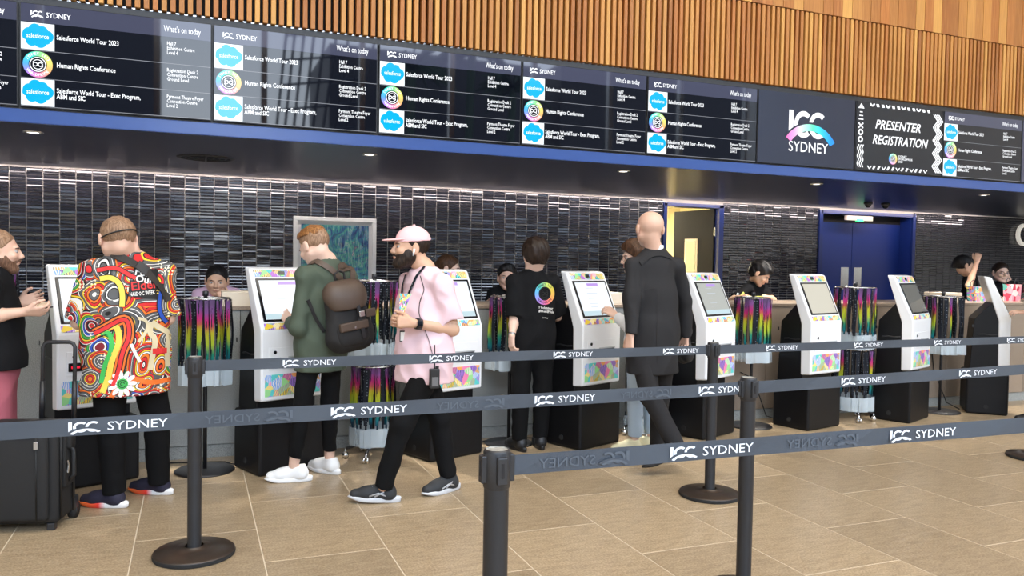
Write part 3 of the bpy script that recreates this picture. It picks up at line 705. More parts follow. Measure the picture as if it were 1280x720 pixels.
def rack(X, Y, tops, label, where, group, wheels=False, n=24, r=.165):
    k = root('lanyard_rack', (X, Y, 0), label, 'display rack', 'lanyard racks along the counter')
    zt = tops[0]
    if not wheels:
        b = bmesh.new(); lathe(b, [(0, 0), (.20, 0), (.20, .008), (.19, .014), (.02, .018), (0, .018)], 36); obj('base', b, M['black_metal'], k, True)
        b = bmesh.new(); tube(b, [(0, 0, .016), (0, 0, zt+.04)], .014, 12); obj('pole', b, M['black_metal'], k, True)
    else:
        b = bmesh.new(); tube(b, [(0, 0, .09), (0, 0, zt+.05)], .016, 12); obj('pole', b, M['black_metal'], k, True)
        for q in range(5):
            a = 2*PI*q/5+.5; d = Vector((math.cos(a), math.sin(a), 0)); b = bmesh.new()
            tube(b, [Vector((0, 0, .11)), d*.12+Vector((0, 0, .095)), d*.20+Vector((0, 0, .075))], .011, 8); l = obj('leg', b, M['black_metal'], k, True)
            b = bmesh.new(); c = d*.20
            for s in (-1, 1):
                sd = Vector((-d.y, d.x, 0))*.014*s; tube(b, [c+sd+Vector((0, 0, .025))-Vector((-d.y, d.x, 0))*.006, c+sd+Vector((0, 0, .025))+Vector((-d.y, d.x, 0))*.006], .0245, 16)
            tube(b, [c+Vector((0, 0, .03)), c+Vector((0, 0, .075))], .008, 8); obj('caster', b, M['chrome'], l, True)
    b = bmesh.new(); lathe(b, [(.012, zt+.055), (.02, zt+.05), (.02, zt+.02), (.012, zt+.015)], 16); obj('cap', b, M['black_plastic'], k, True)
    for z in tops:
        b = bmesh.new(); tube(b, [(r*math.cos(2*PI*i/32), r*math.sin(2*PI*i/32), z+.004) for i in range(33)], .004, 6, False)
        obj('ring', b, M['chrome'], k, True)
        b = bmesh.new()
        for q in range(4):
            a = PI/2*q+.3; tube(b, [(0, 0, z+.004), (r*math.cos(a), r*math.sin(a), z+.004)], .004, 6)
        obj('spokes', b, M['chrome'], k, True)
        tn = '' if len(tops) == 1 else (' (top tier)' if z == tops[0] else ' (lower tier)'); lan_tier(X, Y, z, where+tn, group+tn, n, r)
rack(.08, 5.93, (1.205,), 'single-tier lanyard rack with round black base between the first two kiosks', 'on the rack between the first two kiosks', 'lanyards between the first two kiosks')
rack(-1.22, 5.97, (1.40,), 'lanyard rack at the far left behind the bearded man in black', 'on the rack behind the man at the far left', 'lanyards at the far left', n=20)
rack(1.265, 5.95, (1.335, .70), 'two-tier wheeled lanyard rack behind the man in the pink cap', 'on the two-tier rack behind the pink cap man', 'lanyards behind the pink cap man', True)
rack(2.42, 6.07, (1.21,), 'single-tier lanyard rack left of the man in the black tee', 'on the rack left of the man in the black tee', 'lanyards left of the black tee man', n=20)
rack(3.70, 6.03, (1.10, .62), 'wheeled lanyard rack mostly hidden behind the man in the suit', 'on the rack hidden behind the man in the suit', 'lanyards behind the suit man', True, n=19)
rack(4.84, 6.05, (1.20,), 'single-tier lanyard rack between the two kiosks right of the suit man', 'on the rack in the middle right, below the black-haired staff member', 'lanyards below the black-haired staff member')
rack(6.04, 6.02, (1.30, .70), 'two-tier wheeled lanyard rack standing in front of the blue doors', 'on the two-tier rack in front of the blue doors', 'lanyards in front of the blue doors', True, n=24, r=.19)
rack(7.28, 6.06, (1.21,), 'rightmost lanyard rack, beside the side-on kiosk', 'on the rightmost rack beside the side-on kiosk', 'lanyards on the rightmost rack', n=22, r=.185)
# power leads on the floor
def cable(pts, lab):
    b = bmesh.new(); tube(b, pts, .005, 6); o = obj('power_cable', b, M['rubber'], None, True); tag(o, lab, 'cable')
cable([(.30, 6.0, .006), (.22, 6.12, .006), (.05, 6.16, .006), (-.1, 6.2, .006), (-.3, 6.22, .006)], 'black power cable on the floor left of the second kiosk')
cable([(5.28, 6.1, .006), (5.15, 6.2, .05), (5.08, 6.285, .35), (5.02, 6.285, .42), (4.9, 6.285, .47)], 'thin black cable dropping from the counter left of the sixth kiosk')
cable([(7.60, 6.08, .006), (7.55, 6.2, .06), (7.45, 6.285, .4), (7.38, 6.285, .75), (7.3, 6.285, .9)], 'thin black cable hanging down the counter beside the rightmost kiosk')
cable([(2.2, 6.15, .006), (2.35, 6.25, .006), (2.6, 6.2, .006), (2.8, 6.12, .006)], 'black cable on the floor behind the man in the black tee')

# ------------------------------------------------------------------ belt barrier
PH = 1.0
def post(x, y, label, rz=0, top=False):
    k = root('barrier_post', (x, y, 0), label, 'barrier post', 'retractable belt barrier posts', rz)
    b = bmesh.new(); lathe(b, [(0, 0), (.190, 0), (.195, .006), (.195, .022), (.188, .028), (.10, .040), (.045, .048), (.045, .050)], 48); bs = obj('base', b, M['base_brown'], k, True)
    b = bmesh.new(); lathe(b, [(.1955, .003), (.197, .012), (.1955, .021)], 48); obj('rubber_ring', b, M['rubber'], bs, True)
    b = bmesh.new(); lathe(b, [(.035, .046), (.0335, .052), (.0335, .905)], 32); obj('pole', b, M['black_metal'], k, True)
    b = bmesh.new(); lathe(b, [(.0335, .895), (.0365, .900), (.0365, .992), (.034, .998), (.030, 1.0)], 32)
    hd = obj('belt_head', b, M['black_plastic'], k, True)
    b = bmesh.new(); lathe(b, [(.030, 1.0), (.030, .997), (0, .9972)], 32); obj('top_label', b, M['worn'], hd)
    for q in range(4):
        a = PI/2*q; b = newbox(.028, .047, -.014, .014, .912, .985, .003); bmesh.ops.transform(b, matrix=Matrix.Rotation(a, 4, 'Z'), verts=b.verts[:])
        c = obj('clip', b, M['black_plastic'], hd)
        b = newbox(.030, .0485, -.004, .004, .930, .970, .001, seg=1); bmesh.ops.transform(b, matrix=Matrix.Rotation(a, 4, 'Z'), verts=b.verts[:]); obj('clip_slot', b, M['dark'], c)
    return k
PA, PD, PE = (0.01, 4.26), (3.125, 4.29), (6.26, 4.33)
PL, PC_, PF = (-.68, 2.83), (2.315, 2.91), (5.53, 3.10)
PB, PG = (.755, 1.975), (3.86, 1.90)
post(*PA, 'black barrier post with round brown-black base, beside the patterned shirt man')
post(*PD, 'black barrier post with full round base in front of the fifth kiosk')
post(*PE, 'barrier post at the right edge of the picture, only its base showing')
post(*PC_, 'tall black barrier post right of centre whose foot is cut off by the picture bottom')
post(*PB, 'thick nearest black barrier post with worn label on top, at the bottom centre')
post(*PL, 'barrier post just outside the left of the view holding the long grey belt')
post(*PF, 'barrier post outside the right of the view holding the middle belt')
post(*PG, 'barrier post outside the right of the view holding the nearest belt')
def belt(P, Q, label, marks, ghosts=(), sag=.0):
    """webbing from post P to post Q; marks are (pixel left, pixel right) of each wordmark"""
    P, Q = Vector((*P, 0)), Vector((*Q, 0)); d = (Q-P).normalized(); L = (Q-P).length-.09; a = math.atan2(d.y, d.x)
    zc = .952
    k = root('barrier_belt', (P.x+d.x*.045, P.y+d.y*.045, zc), label, 'barrier belt', 'grey retractable belts', a)
    bm = bmesh.new(); n = 24
    V = []
    for i in range(n+1):
        x = L*i/n; s = -sag*4*(i/n)*(1-i/n); tw = .002*math.sin(i*1.3)
        V.append([bm.verts.new((x, y, s+z)) for y, z in ((-.0008+tw, -.0275), (-.0008-tw, .0275), (.0008-tw, .0275), (.0008+tw, -.0275))])
    for p, q in zip(V, V[1:]):
        for j in range(4): bm.faces.new((p[j], q[j], q[(j+1) % 4], p[(j+1) % 4]))
    bm.faces.new(V[0]); bm.faces.new(V[-1][::-1]); bmesh.ops.recalc_face_normals(bm, faces=bm.faces[:])
    obj('webbing', bm, M['belt'], k)
    b = newbox(L-.012, L+.012, -.008, .008, -.033, .033, .003); obj('belt_end', b, M['black_plastic'], k)
    inv = Matrix.Rotation(-a, 4, 'Z')
    def along(px):     # distance along the belt of the point a pixel column shows
        r = ray(px, 470); nrm = Vector((-d.y, d.x, 0)); t = P.dot(nrm)/Vector((r.x, r.y, 0)).dot(nrm); return (Vector((r.x*t, r.y*t, 0))-P).dot(d)-.045
    def zs(x): i = x/L; return -sag*4*i*(1-i)
    for arr, mt, nm, mir in ((marks, 'ink_white', 'venue_wordmark', False), (ghosts, 'belt_ghost', 'reversed_wordmark', True)):
        for p0, p1 in arr:
            x0, x1 = along(p0), along(p1); w_ = x1-x0; h = .034
            me = icc_mark(0, 0, 0, 1, mirror=mir); xs = [v.co.x for v in me.vertices]; f = w_/(max(xs)-min(xs))
            me.transform(Matrix.Translation((x0-min(xs)*f, -.0045, zs((x0+x1)/2)-.017)) @ Matrix.Diagonal((f, 1, h, 1)))
            mark_obj(nm, me, M[mt], M['belt'], k)
belt(PA, PD, 'farthest grey belt running from the left post to the post before the fifth kiosk', [(352, 420), (535, 591), (690, 740), (827, 872)])
belt(PD, PE, 'far grey belt stretch from the post at the fifth kiosk to the right edge', [(955, 996), (1065, 1102), (1165, 1199), (1256, 1290)])
belt(PL, PC_, 'long middle grey belt crossing from the left edge to the tall post right of centre', [(83, 210), (412, 509), (667, 744), (872, 936)], [(-30, 26), (256, 368), (546, 632), (776, 840)][1:])
belt(PC_, PF, 'middle grey belt stretching right from the tall post right of centre', [(1050, 1106), (1197, 1245)])
belt(PB, PG, 'nearest grey belt stretching right from the thick nearest post', [(837, 943), (1112, 1196)], [(675, 790), (985, 1076)])

# ------------------------------------------------------------------ suitcase
sc_ = root('suitcase', (-.80, 5.03, 0), 'black soft wheeled suitcase with raised pull handle at the lower left', 'suitcase', rz=R_(-14))
# width along x .44 (front face towards camera), depth along y .26, height .56
M['nylon'] = mat('black_nylon', (.011, .0105, .0105), .75, bump=.5, bscale=500); M['nylon_dk'] = mat('black_trim', (.008, .008, .008), .5)
SB = lambda *a, **k: newbox(*a, **k)
obj('body', SB(-.27, .16, -.13, .13, .035, .57, .035, seg=4), M['nylon'], sc_, True)
obj('front_pocket', SB(-.25, .12, -.17, -.12, .06, .53, .028, seg=4), M['nylon'], sc_, True)
b = bmesh.new(); tube(b, [(.165, -.10, .06), (.165, -.10, .54), (.10, -.10, .575), (-.2, -.10, .575)], .006, 6); tube(b, [(.165, .06, .06), (.165, .06, .54)], .006, 6); tube(b, [(.07, -.172, .07), (.07, -.172, .52)], .004, 6); tube(b, [(-.12, -.172, .52), (.06, -.172, .52)], .004, 6); obj('piping', b, M['nylon_dk'], sc_, True)
b = bmesh.new(); tube(b, [(.168, -.03, .44), (.198, -.02, .42), (.202, -.02, .28), (.17, -.03, .25)], .013, 8, flat=.6); obj('side_grip', b, M['nylon_dk'], sc_, True)
obj('side_pocket', SB(.15, .178, -.075, .055, .22, .50, .01), M['nylon'], sc_, True)
obj('grip_pad', SB(.165, .20, -.055, .02, .43, .53, .012), M['nylon'], sc_, True)
b = bmesh.new(); tube(b, [(.183, -.06, .37), (.187, -.055, .34), (.184, -.06, .30)], .006, 6); obj('luggage_tag', b, M['steel'], sc_)
z = SB(.06, .082, -.182, -.175, .455, .50, .003); obj('zip_pull', z, M['steel'], sc_)
for s, x, y in ((0, .15, .09), (1, -.24, .09)):
    b = bmesh.new(); tube(b, [(x-.018, y+.02, .045), (x+.018, y+.02, .045)], .045, 20); wh = obj('wheel', b, M['rubber'], sc_, True)
    b = bmesh.new(); tube(b, [(x-.02, y+.02, .045), (x+.02, y+.02, .045)], .018, 12); obj('hub', b, M['black_plastic'], wh, True)
    obj('wheel_housing', SB(x-.025, x+.022, y-.035, y+.045, .05, .13, .012), M['black_plastic'], sc_, True)
for x in (-.22, .12): obj('foot', SB(x-.02, x+.02, -.12, -.08, 0, .04, .005), M['black_plastic'], sc_)
b = bmesh.new(); hz = 1.0
tube(b, [(-.045-.03, .10, .56), (-.045-.03, .12, hz-.03), (-.035-.03, .12, hz-.008), (-.015-.03, .12, hz), (.095-.03, .12, hz), (.115-.03, .12, hz-.008), (.125-.03, .12, hz-.03), (.125-.03, .10, .56)], .011, 10); hdl = obj('pull_handle', b, M['black_plastic'], sc_, True)
hdl.location = (.06, 0, 0)
for x in (-.015, .155):
    b = bmesh.new(); tube(b, [(x, .101, .56), (x, .112, .78)], .0145, 10); obj('handle_sleeve', b, M['black_metal'], hdl, True).location = (-.06, 0, 0)
# ------------------------------------------------------------------ bodies: signed-distance modelling, meshed with surface nets
V3 = lambda *a: np.array(a, dtype=np.float64)
def nrm(v): v = np.asarray(v, float); return v/(np.linalg.norm(v)+1e-12)
class Sdf:
    def scale(s, k): s.ops = [(op[0], op[1]*k, op[2]*k, op[3]*k, op[4]*k, op[5]*k, *op[6:]) for op in s.ops]; s.clips = [(n, d*k) for n, d in s.clips]; return s
    def __init__(s): s.ops = []; s.clips = []; s.disp = None
    def cone(s, a, b, ra, rb=None, k=.02, sq=None, flat=False, neg=False):
        """tapered capsule; sq = (direction, factor) thins it along that direction; flat cuts it square at b"""
        s.ops.append(('c', V3(*a), V3(*b), ra, ra if rb is None else rb, k, sq, flat, neg)); return s
    def ell(s, c, r, k=.02, R=None, neg=False, off=0):
        s.ops.append(('e', V3(*c), V3(*r), 0, 0, k, R, off, neg)); return s
    def clip(s, n, d): s.clips.append((nrm(n), d)); return s          # keeps n.p < d
    def xform(s, R, t):
        o = []
        for op in s.ops:
            if op[0] == 'c':
                sq = op[6]; sq = (R @ V3(*sq[0]), sq[1]) if sq else None
                o.append(('c', R @ op[1]+t, R @ op[2]+t, *op[3:6], sq, *op[7:]))
            else: o.append(('e', R @ op[1]+t, op[2], 0, 0, op[5], R if op[6] is None else R @ op[6], *op[7:]))
        s.ops = o; s.clips = [(R @ n, d+(R @ n) @ t) for n, d in s.clips]; return s
    def mesh(s, h, pad=.03):
        lo = np.full(3, 1e9); hi = -lo
        for op in s.ops:
            if op[8]: continue
            if op[0] == 'c':
                for p, r in ((op[1], op[3]), (op[2], op[4])): lo = np.minimum(lo, p-r); hi = np.maximum(hi, p+r)
            else: r = op[2].max(); lo = np.minimum(lo, op[1]-r); hi = np.maximum(hi, op[1]+r)
        for n, d in s.clips:
            for i in range(3):
                if n[i] > .999: hi[i] = min(hi[i], d)
                if n[i] < -.999: lo[i] = max(lo[i], -d)
        lo -= pad; hi += pad; n = np.ceil((hi-lo)/h).astype(int)+1
        ax = [(lo[i]+h*np.arange(n[i])).astype(np.float32) for i in range(3)]
        F = np.full(n, .2, np.float32)
        for op in s.ops:
            k = max(op[5], 1e-4); m = k+h*2+.02
            if op[0] == 'c': a = np.minimum(op[1]-op[3], op[2]-op[4])-m; b = np.maximum(op[1]+op[3], op[2]+op[4])+m
            else: r = op[2].max()+m; a = op[1]-r; b = op[1]+r
            i0 = np.clip(((a-lo)/h).astype(int), 0, n-1); i1 = np.clip(((b-lo)/h).astype(int)+2, 1, n)
            if (i1 <= i0).any(): continue
            X = ax[0][i0[0]:i1[0], None, None]; Y = ax[1][None, i0[1]:i1[1], None]; Z = ax[2][None, None, i0[2]:i1[2]]
            if op[0] == 'c':
                A, B = op[1], op[2]; AB = B-A; L2 = AB @ AB+1e-9; L = math.sqrt(L2)
                x, y, z = X-A[0], Y-A[1], Z-A[2]; t = (x*AB[0]+y*AB[1]+z*AB[2])/L2; tc = np.clip(t, 0, 1)
                x = x-tc*AB[0]; y = y-tc*AB[1]; z = z-tc*AB[2]; q = x*x+y*y+z*z
                if op[6] is not None:
                    S, f = op[6]; u = x*S[0]+y*S[1]+z*S[2]; q = q+(f*f-1)*u*u
                d = np.sqrt(q)-(op[3]+(op[4]-op[3])*tc)
                if op[7]: d = np.maximum(d, (t-1)*L)
            else:
                x, y, z = X-op[1][0], Y-op[1][1], Z-op[1][2]; R = op[6]
                if R is not None: x, y, z = (R[0, 0]*x+R[1, 0]*y+R[2, 0]*z, R[0, 1]*x+R[1, 1]*y+R[2, 1]*z, R[0, 2]*x+R[1, 2]*y+R[2, 2]*z)
                r = op[2]; g = np.sqrt((x/r[0])**2+(y/r[1])**2+(z/r[2])**2); d = (g-1)*r.min()-op[7]
            sl = tuple(slice(i0[j], i1[j]) for j in range(3)); f = F[sl]; d = d.astype(np.float32)
            if op[8]:
                hh = np.clip(.5-.5*(f+d)/k, 0, 1); F[sl] = f*(1-hh)-d*hh+k*hh*(1-hh)
            else:
                hh = np.clip(.5+.5*(f-d)/k, 0, 1); F[sl] = f*(1-hh)+d*hh-k*hh*(1-hh)
        X, Y, Z = ax[0][:, None, None], ax[1][None, :, None], ax[2][None, None, :]
        if s.disp is not None: F = F+s.disp(X, Y, Z).astype(np.float32)
        for nn, d in s.clips: F = np.maximum(F, (X*nn[0]+Y*nn[1]+Z*nn[2]-d).astype(np.float32))
        return nets(F, lo, h)
def nets(F, lo, h):
    I = F < 0; n = np.array(F.shape)
    c = np.zeros(n-1, np.int8)
    for dx in (0, 1):
        for dy in (0, 1):
            for dz in (0, 1): c += I[dx:n[0]-1+dx, dy:n[1]-1+dy, dz:n[2]-1+dz]
    act = (c > 0) & (c < 8); idx = -np.ones(n-1, np.int64); P = np.argwhere(act); idx[act] = np.arange(len(P))
    S = np.zeros((len(P), 3)); C = np.zeros(len(P))
    for a in range(3):
        b, e = (a+1) % 3, (a+2) % 3
        for u in (0, 1):
            for v in (0, 1):
                o0 = np.zeros(3, int); o0[b] = u; o0[e] = v; o1 = o0.copy(); o1[a] = 1
                f0 = F[tuple((P+o0).T)]; f1 = F[tuple((P+o1).T)]; m = (f0 < 0) != (f1 < 0)
                t = np.where(m, f0/np.where(m, f0-f1, 1), 0); q = o0[None, :].repeat(len(P), 0).astype(float); q[:, a] = t
                S += q*m[:, None]; C += m
    Vx = lo+(P+S/C[:, None])*h
    faces = []
    for a in range(3):
        b, e = (a+1) % 3, (a+2) % 3
        s0 = [slice(None)]*3; s1 = [slice(None)]*3; s0[a] = slice(0, -1); s1[a] = slice(1, None)
        A, B = I[tuple(s0)], I[tuple(s1)]; E = np.argwhere(A != B); E = E[(E[:, b] > 0) & (E[:, e] > 0) & (E[:, b] < n[b]-1) & (E[:, e] < n[e]-1)]
        ins = A[tuple(E.T)]; q = []
        for db, de in ((-1, -1), (0, -1), (0, 0), (-1, 0)):
            o = np.zeros(3, int); o[b] = db; o[e] = de; q.append(idx[tuple((E+o).T)])
        Q = np.stack(q, 1); Q[~ins] = Q[~ins][:, ::-1]; faces.append(Q)
    return Vx, np.concatenate(faces)
def to_mesh(name, parts, org=(0, 0, 0)):
    vs, fs, o = [], [], 0
    for V, Fc in parts: vs.append(V-np.array(org)); fs.append(Fc+o); o += len(V)
    V = np.concatenate(vs); Fc = np.concatenate(fs); me = D.meshes.new(name)
    me.vertices.add(len(V)); me.vertices.foreach_set('co', V.astype(np.float32).ravel())
    me.loops.add(Fc.size); me.loops.foreach_set('vertex_index', Fc.astype(np.int32).ravel())
    me.polygons.add(len(Fc)); me.polygons.foreach_set('loop_start', np.arange(0, Fc.size, 4, dtype=np.int32)); me.polygons.foreach_set('loop_total', np.full(len(Fc), 4, np.int32))
    me.polygons.foreach_set('use_smooth', np.ones(len(Fc), bool)); me.update(calc_edges=True); me.validate(); return me
def folds(amp, seed=0, k=21., vert=.55):
    r = np.random.RandomState(seed); W = []
    for i in range(6):
        d = r.normal(size=3); d[2] *= vert; d = d/np.linalg.norm(d)*k*r.uniform(.6, 2.2); W.append((d, r.uniform(0, 6.3)))
    def f(X, Y, Z):
        wx = .03*np.sin(9*Z+5*X+seed); wy = .03*np.sin(8*X+7*Z); s = 0
        for i, (d, p) in enumerate(W): s = s+np.sin((X+wx)*d[0]+(Y+wy)*d[1]+Z*d[2]+p)*(1-.1*i)
        return amp*(np.abs(s)*.45-.5)
    return f

SKIN = {}; HS = 1.09
def skin(c):
    if c not in SKIN:
        cols = dict(fair=(.72, .45, .33), tan=(.58, .34, .21), brown=(.46, .26, .16), pale=(.78, .52, .40), warm=(.64, .38, .25))[c]
        m = mat('skin_'+c, cols, .5, vary=.10, vscale=14); m.node_tree.nodes['Principled BSDF'].inputs['Subsurface Weight'].default_value = .05; SKIN[c] = m
    return SKIN[c]
def m_hair(name, a, b):
    t = NT(name, .5, .3); n = t.noise(t.mapping((60, 60, 14)), 2.5, 4); t.color(t.ramp(n.outputs[0], [(.35, a), (.68, b)])); t.bump(n.outputs[0], .5, .004); return t.m
HM = dict(black=m_hair('hair_black', (.004, .004, .005), (.018, .014, .012)), brown=m_hair('hair_brown', (.03, .014, .006), (.13, .06, .028)), ginger=m_hair('hair_ginger', (.14, .05, .012), (.42, .19, .06)),
          dark=m_hair('hair_dark_brown', (.008, .004, .002), (.035, .018, .010)), buzz=m_hair('hair_buzzed', (.20, .11, .06), (.42, .26, .16)), beard=m_hair('beard_black', (.008, .005, .004), (.05, .03, .02)), stub=m_hair('beard_brown', (.10, .05, .03), (.24, .13, .08)))
M['eye'] = mat('eye_white', (.42, .39, .37), .25); M['iris'] = mat('iris', (.02, .012, .008), .15); M['lip'] = mat('lips', (.50, .18, .15), .45)
M['cuff_black'] = mat('wristband', (.01, .01, .01), .4)

def head_sdf(w=1.0, jaw=1.0):
    s = Sdf()
    s.ell((0, -.016, .030), (.076*w, .094, .084), .02)
    s.ell((0, .022, -.025), (.064*w, .070, .080), .025)
    for q in (-1, 1): s.cone((q*.050*w, .008, -.045), (q*.020, .062, -.088), .026*jaw, .020*jaw, .025)
    s.cone((0, .055, -.09), (0, .074, -.092), .020, .017, .02)
    s.cone((-.028, .079, .020), (.028, .079, .020), .0115, .0115, .014)
    for q in (-1, 1):
        s.ell((q*.032, .100, .002), (.017, .014, .012), .012, neg=True)
        s.ell((q*.038, .070, -.022), (.022, .020, .017), .02)
    s.cone((0, .088, .012), (0, .108, -.024), .007, .011, .010)
    s.cone((-.011, .098, -.030), (.011, .098, -.030), .008, .008, .008)
    s.ell((0, .088, -.052), (.023, .011, .006), .007); s.ell((0, .087, -.063), (.020, .011, .0065), .007)
    for q in (-1, 1):
        s.ell((q*(.079*w+.004), -.008, -.006), (.0105, .021, .034), .006); s.ell((q*(.088*w+.008), .002, -.004), (.007, .012, .020), .006, neg=True)
    return s
def RZ(a): return np.array([[math.cos(a), -math.sin(a), 0], [math.sin(a), math.cos(a), 0], [0, 0, 1]])
def RX(a): return np.array([[1, 0, 0], [0, math.cos(a), -math.sin(a)], [0, math.sin(a), math.cos(a)]])
def RY(a): return np.array([[math.cos(a), 0, math.sin(a)], [0, 1, 0], [-math.sin(a), 0, math.cos(a)]])
def R_az(az, pitch=0, tilt=0):    # az: heading, 0 = away from camera (+Y), 90 = +X; pitch down positive
    return RZ(-R_(az)) @ RX(-R_(pitch)) @ RY(R_(tilt))
def hand_sdf(wr, d, n, thumb, curl=(20, 25, 15), sc=1.0, spread=1.0, thumb_out=1.0):
    """wr wrist, d fingers' direction, n palm normal, thumb +1/-1: side of the thumb = cross(d, n)*thumb"""
    d = nrm(d); n = nrm(n - d*(V3(*n) @ d)); sd = np.cross(d, n)*thumb; s = Sdf(); wr = V3(*wr)
    for j, (o, L) in enumerate(((.028, .068), (.0095, .076), (-.009, .070), (-.026, .054))):
        b = wr+sc*(d*.086*(1-.04*abs(j-1.2))+sd*o*spread); s.cone(wr+sc*(sd*o*.55+d*.008), b, .0145*sc, .0118*sc, .014, (n, 1.15))
        a = 0; p = b; r = .0092*sc
        for q, (fr, cu) in enumerate(zip((.45, .30, .25), curl)):
            a += R_(cu*(1+.12*j)); v = d*math.cos(a)+n*math.sin(a)+sd*(.06*(1.2-j))*spread; p2 = p+nrm(v)*L*fr*sc; s.cone(p, p2, r, r*.9, .004); p = p2; r *= .9
    b = wr+sc*(d*.022+sd*.022); p = b+sc*(d*.030+sd*.026*thumb_out+n*.012); s.cone(b, p, .0150*sc, .0115*sc, .012)
    p2 = p+sc*(d*.028+sd*.012*thumb_out+n*.010); s.cone(p, p2, .0105*sc, .0095*sc, .006); p3 = p2+sc*(d*.022+n*.006); s.cone(p2, p3, .0095*sc, .008*sc, .004)
    return s
def shoe(par, ank, az, upm, solem, L=.285, name='shoe', lift=0, accent=None, pitch=0, z0=None, lace=None):
    """shoe under the ankle; az heading of the toe"""
    R = R_az(az, pitch); o = np.array([ank[0], ank[1], 0.0])+np.array([0, 0, lift]) if z0 is None else np.array([ank[0], ank[1], z0])
    k = L/.285
    s = Sdf(); s.cone((0, -.030*k, .055), (0, .10*k, .045), .043, .038, .03); s.cone((0, .09*k, .042), (.004, .160*k, .036), .040, .034, .03); s.cone((0, -.025*k, .05), (0, -.012*k, .105), .040, .042, .03, flat=True)
    s.cone((0, .03*k, .08), (0, .10*k, .055), .030, .026, .03); s.clip((0, 0, -1), -.018); s.xform(R, o)
    org = np.array(par.location)
    u = obj(name, to_mesh(name, [s.mesh(.007)], org), upm, par)
    b = bmesh.new(); prof = []
    for i in range(28):
        a = 2*PI*i/28; y = math.cos(a); x = math.sin(a); hw = .044+.006*y if y > -.2 else .038
        prof.append((x*hw, (.052+y*.150)*k))
    rings = []
    for z, f in ((.0, .93), (.006, 1.0), (.024, 1.01), (.030, .95)):
        rings.append([b.verts.new((x*f, .052*k+(y-.052*k)*f, z+max(0, (y-.13*k))*.22*(z < .01)+(.010*max(0, -y/.1) if z > .02 else 0))) for x, y in prof])
    for A, B in zip(rings, rings[1:]):
        for i in range(28): b.faces.new((A[i], A[(i+1) % 28], B[(i+1) % 28], B[i]))
    b.faces.new(rings[0][::-1]); b.faces.new(rings[-1])
    Mx = Matrix([[*R[i], o[i]-org[i]] for i in range(3)]+[[0, 0, 0, 1]]); bmesh.ops.transform(b, matrix=Mx, verts=b.verts[:])
    obj('sole', b, solem, u, True)
    if accent is not None:      # coloured side flash
        b = bmesh.new()
        for q in (-1, 1):
            tube(b, [(q*.0445, -.02*k, .045), (q*.0475, .03*k, .062), (q*.046, .08*k, .040)], .005, 6, flat=.6); tube(b, [(q*.046, .00, .072), (q*.0475, .05*k, .040)], .005, 6, flat=.6)
        bmesh.ops.transform(b, matrix=Mx, verts=b.verts[:]); obj('side_flash', b, accent, u, True)
    if lace is not None:
        b = bmesh.new()
        for i in range(4):
            y = (.045+.022*i)*k; z = .112-.014*i; tube(b, [(-.022, y, z-.006), (0, y+.004, z+.001), (.022, y, z-.006)], .003, 6)
        bmesh.ops.transform(b, matrix=Mx, verts=b.verts[:]); obj('laces', b, lace, u, True)
    return u

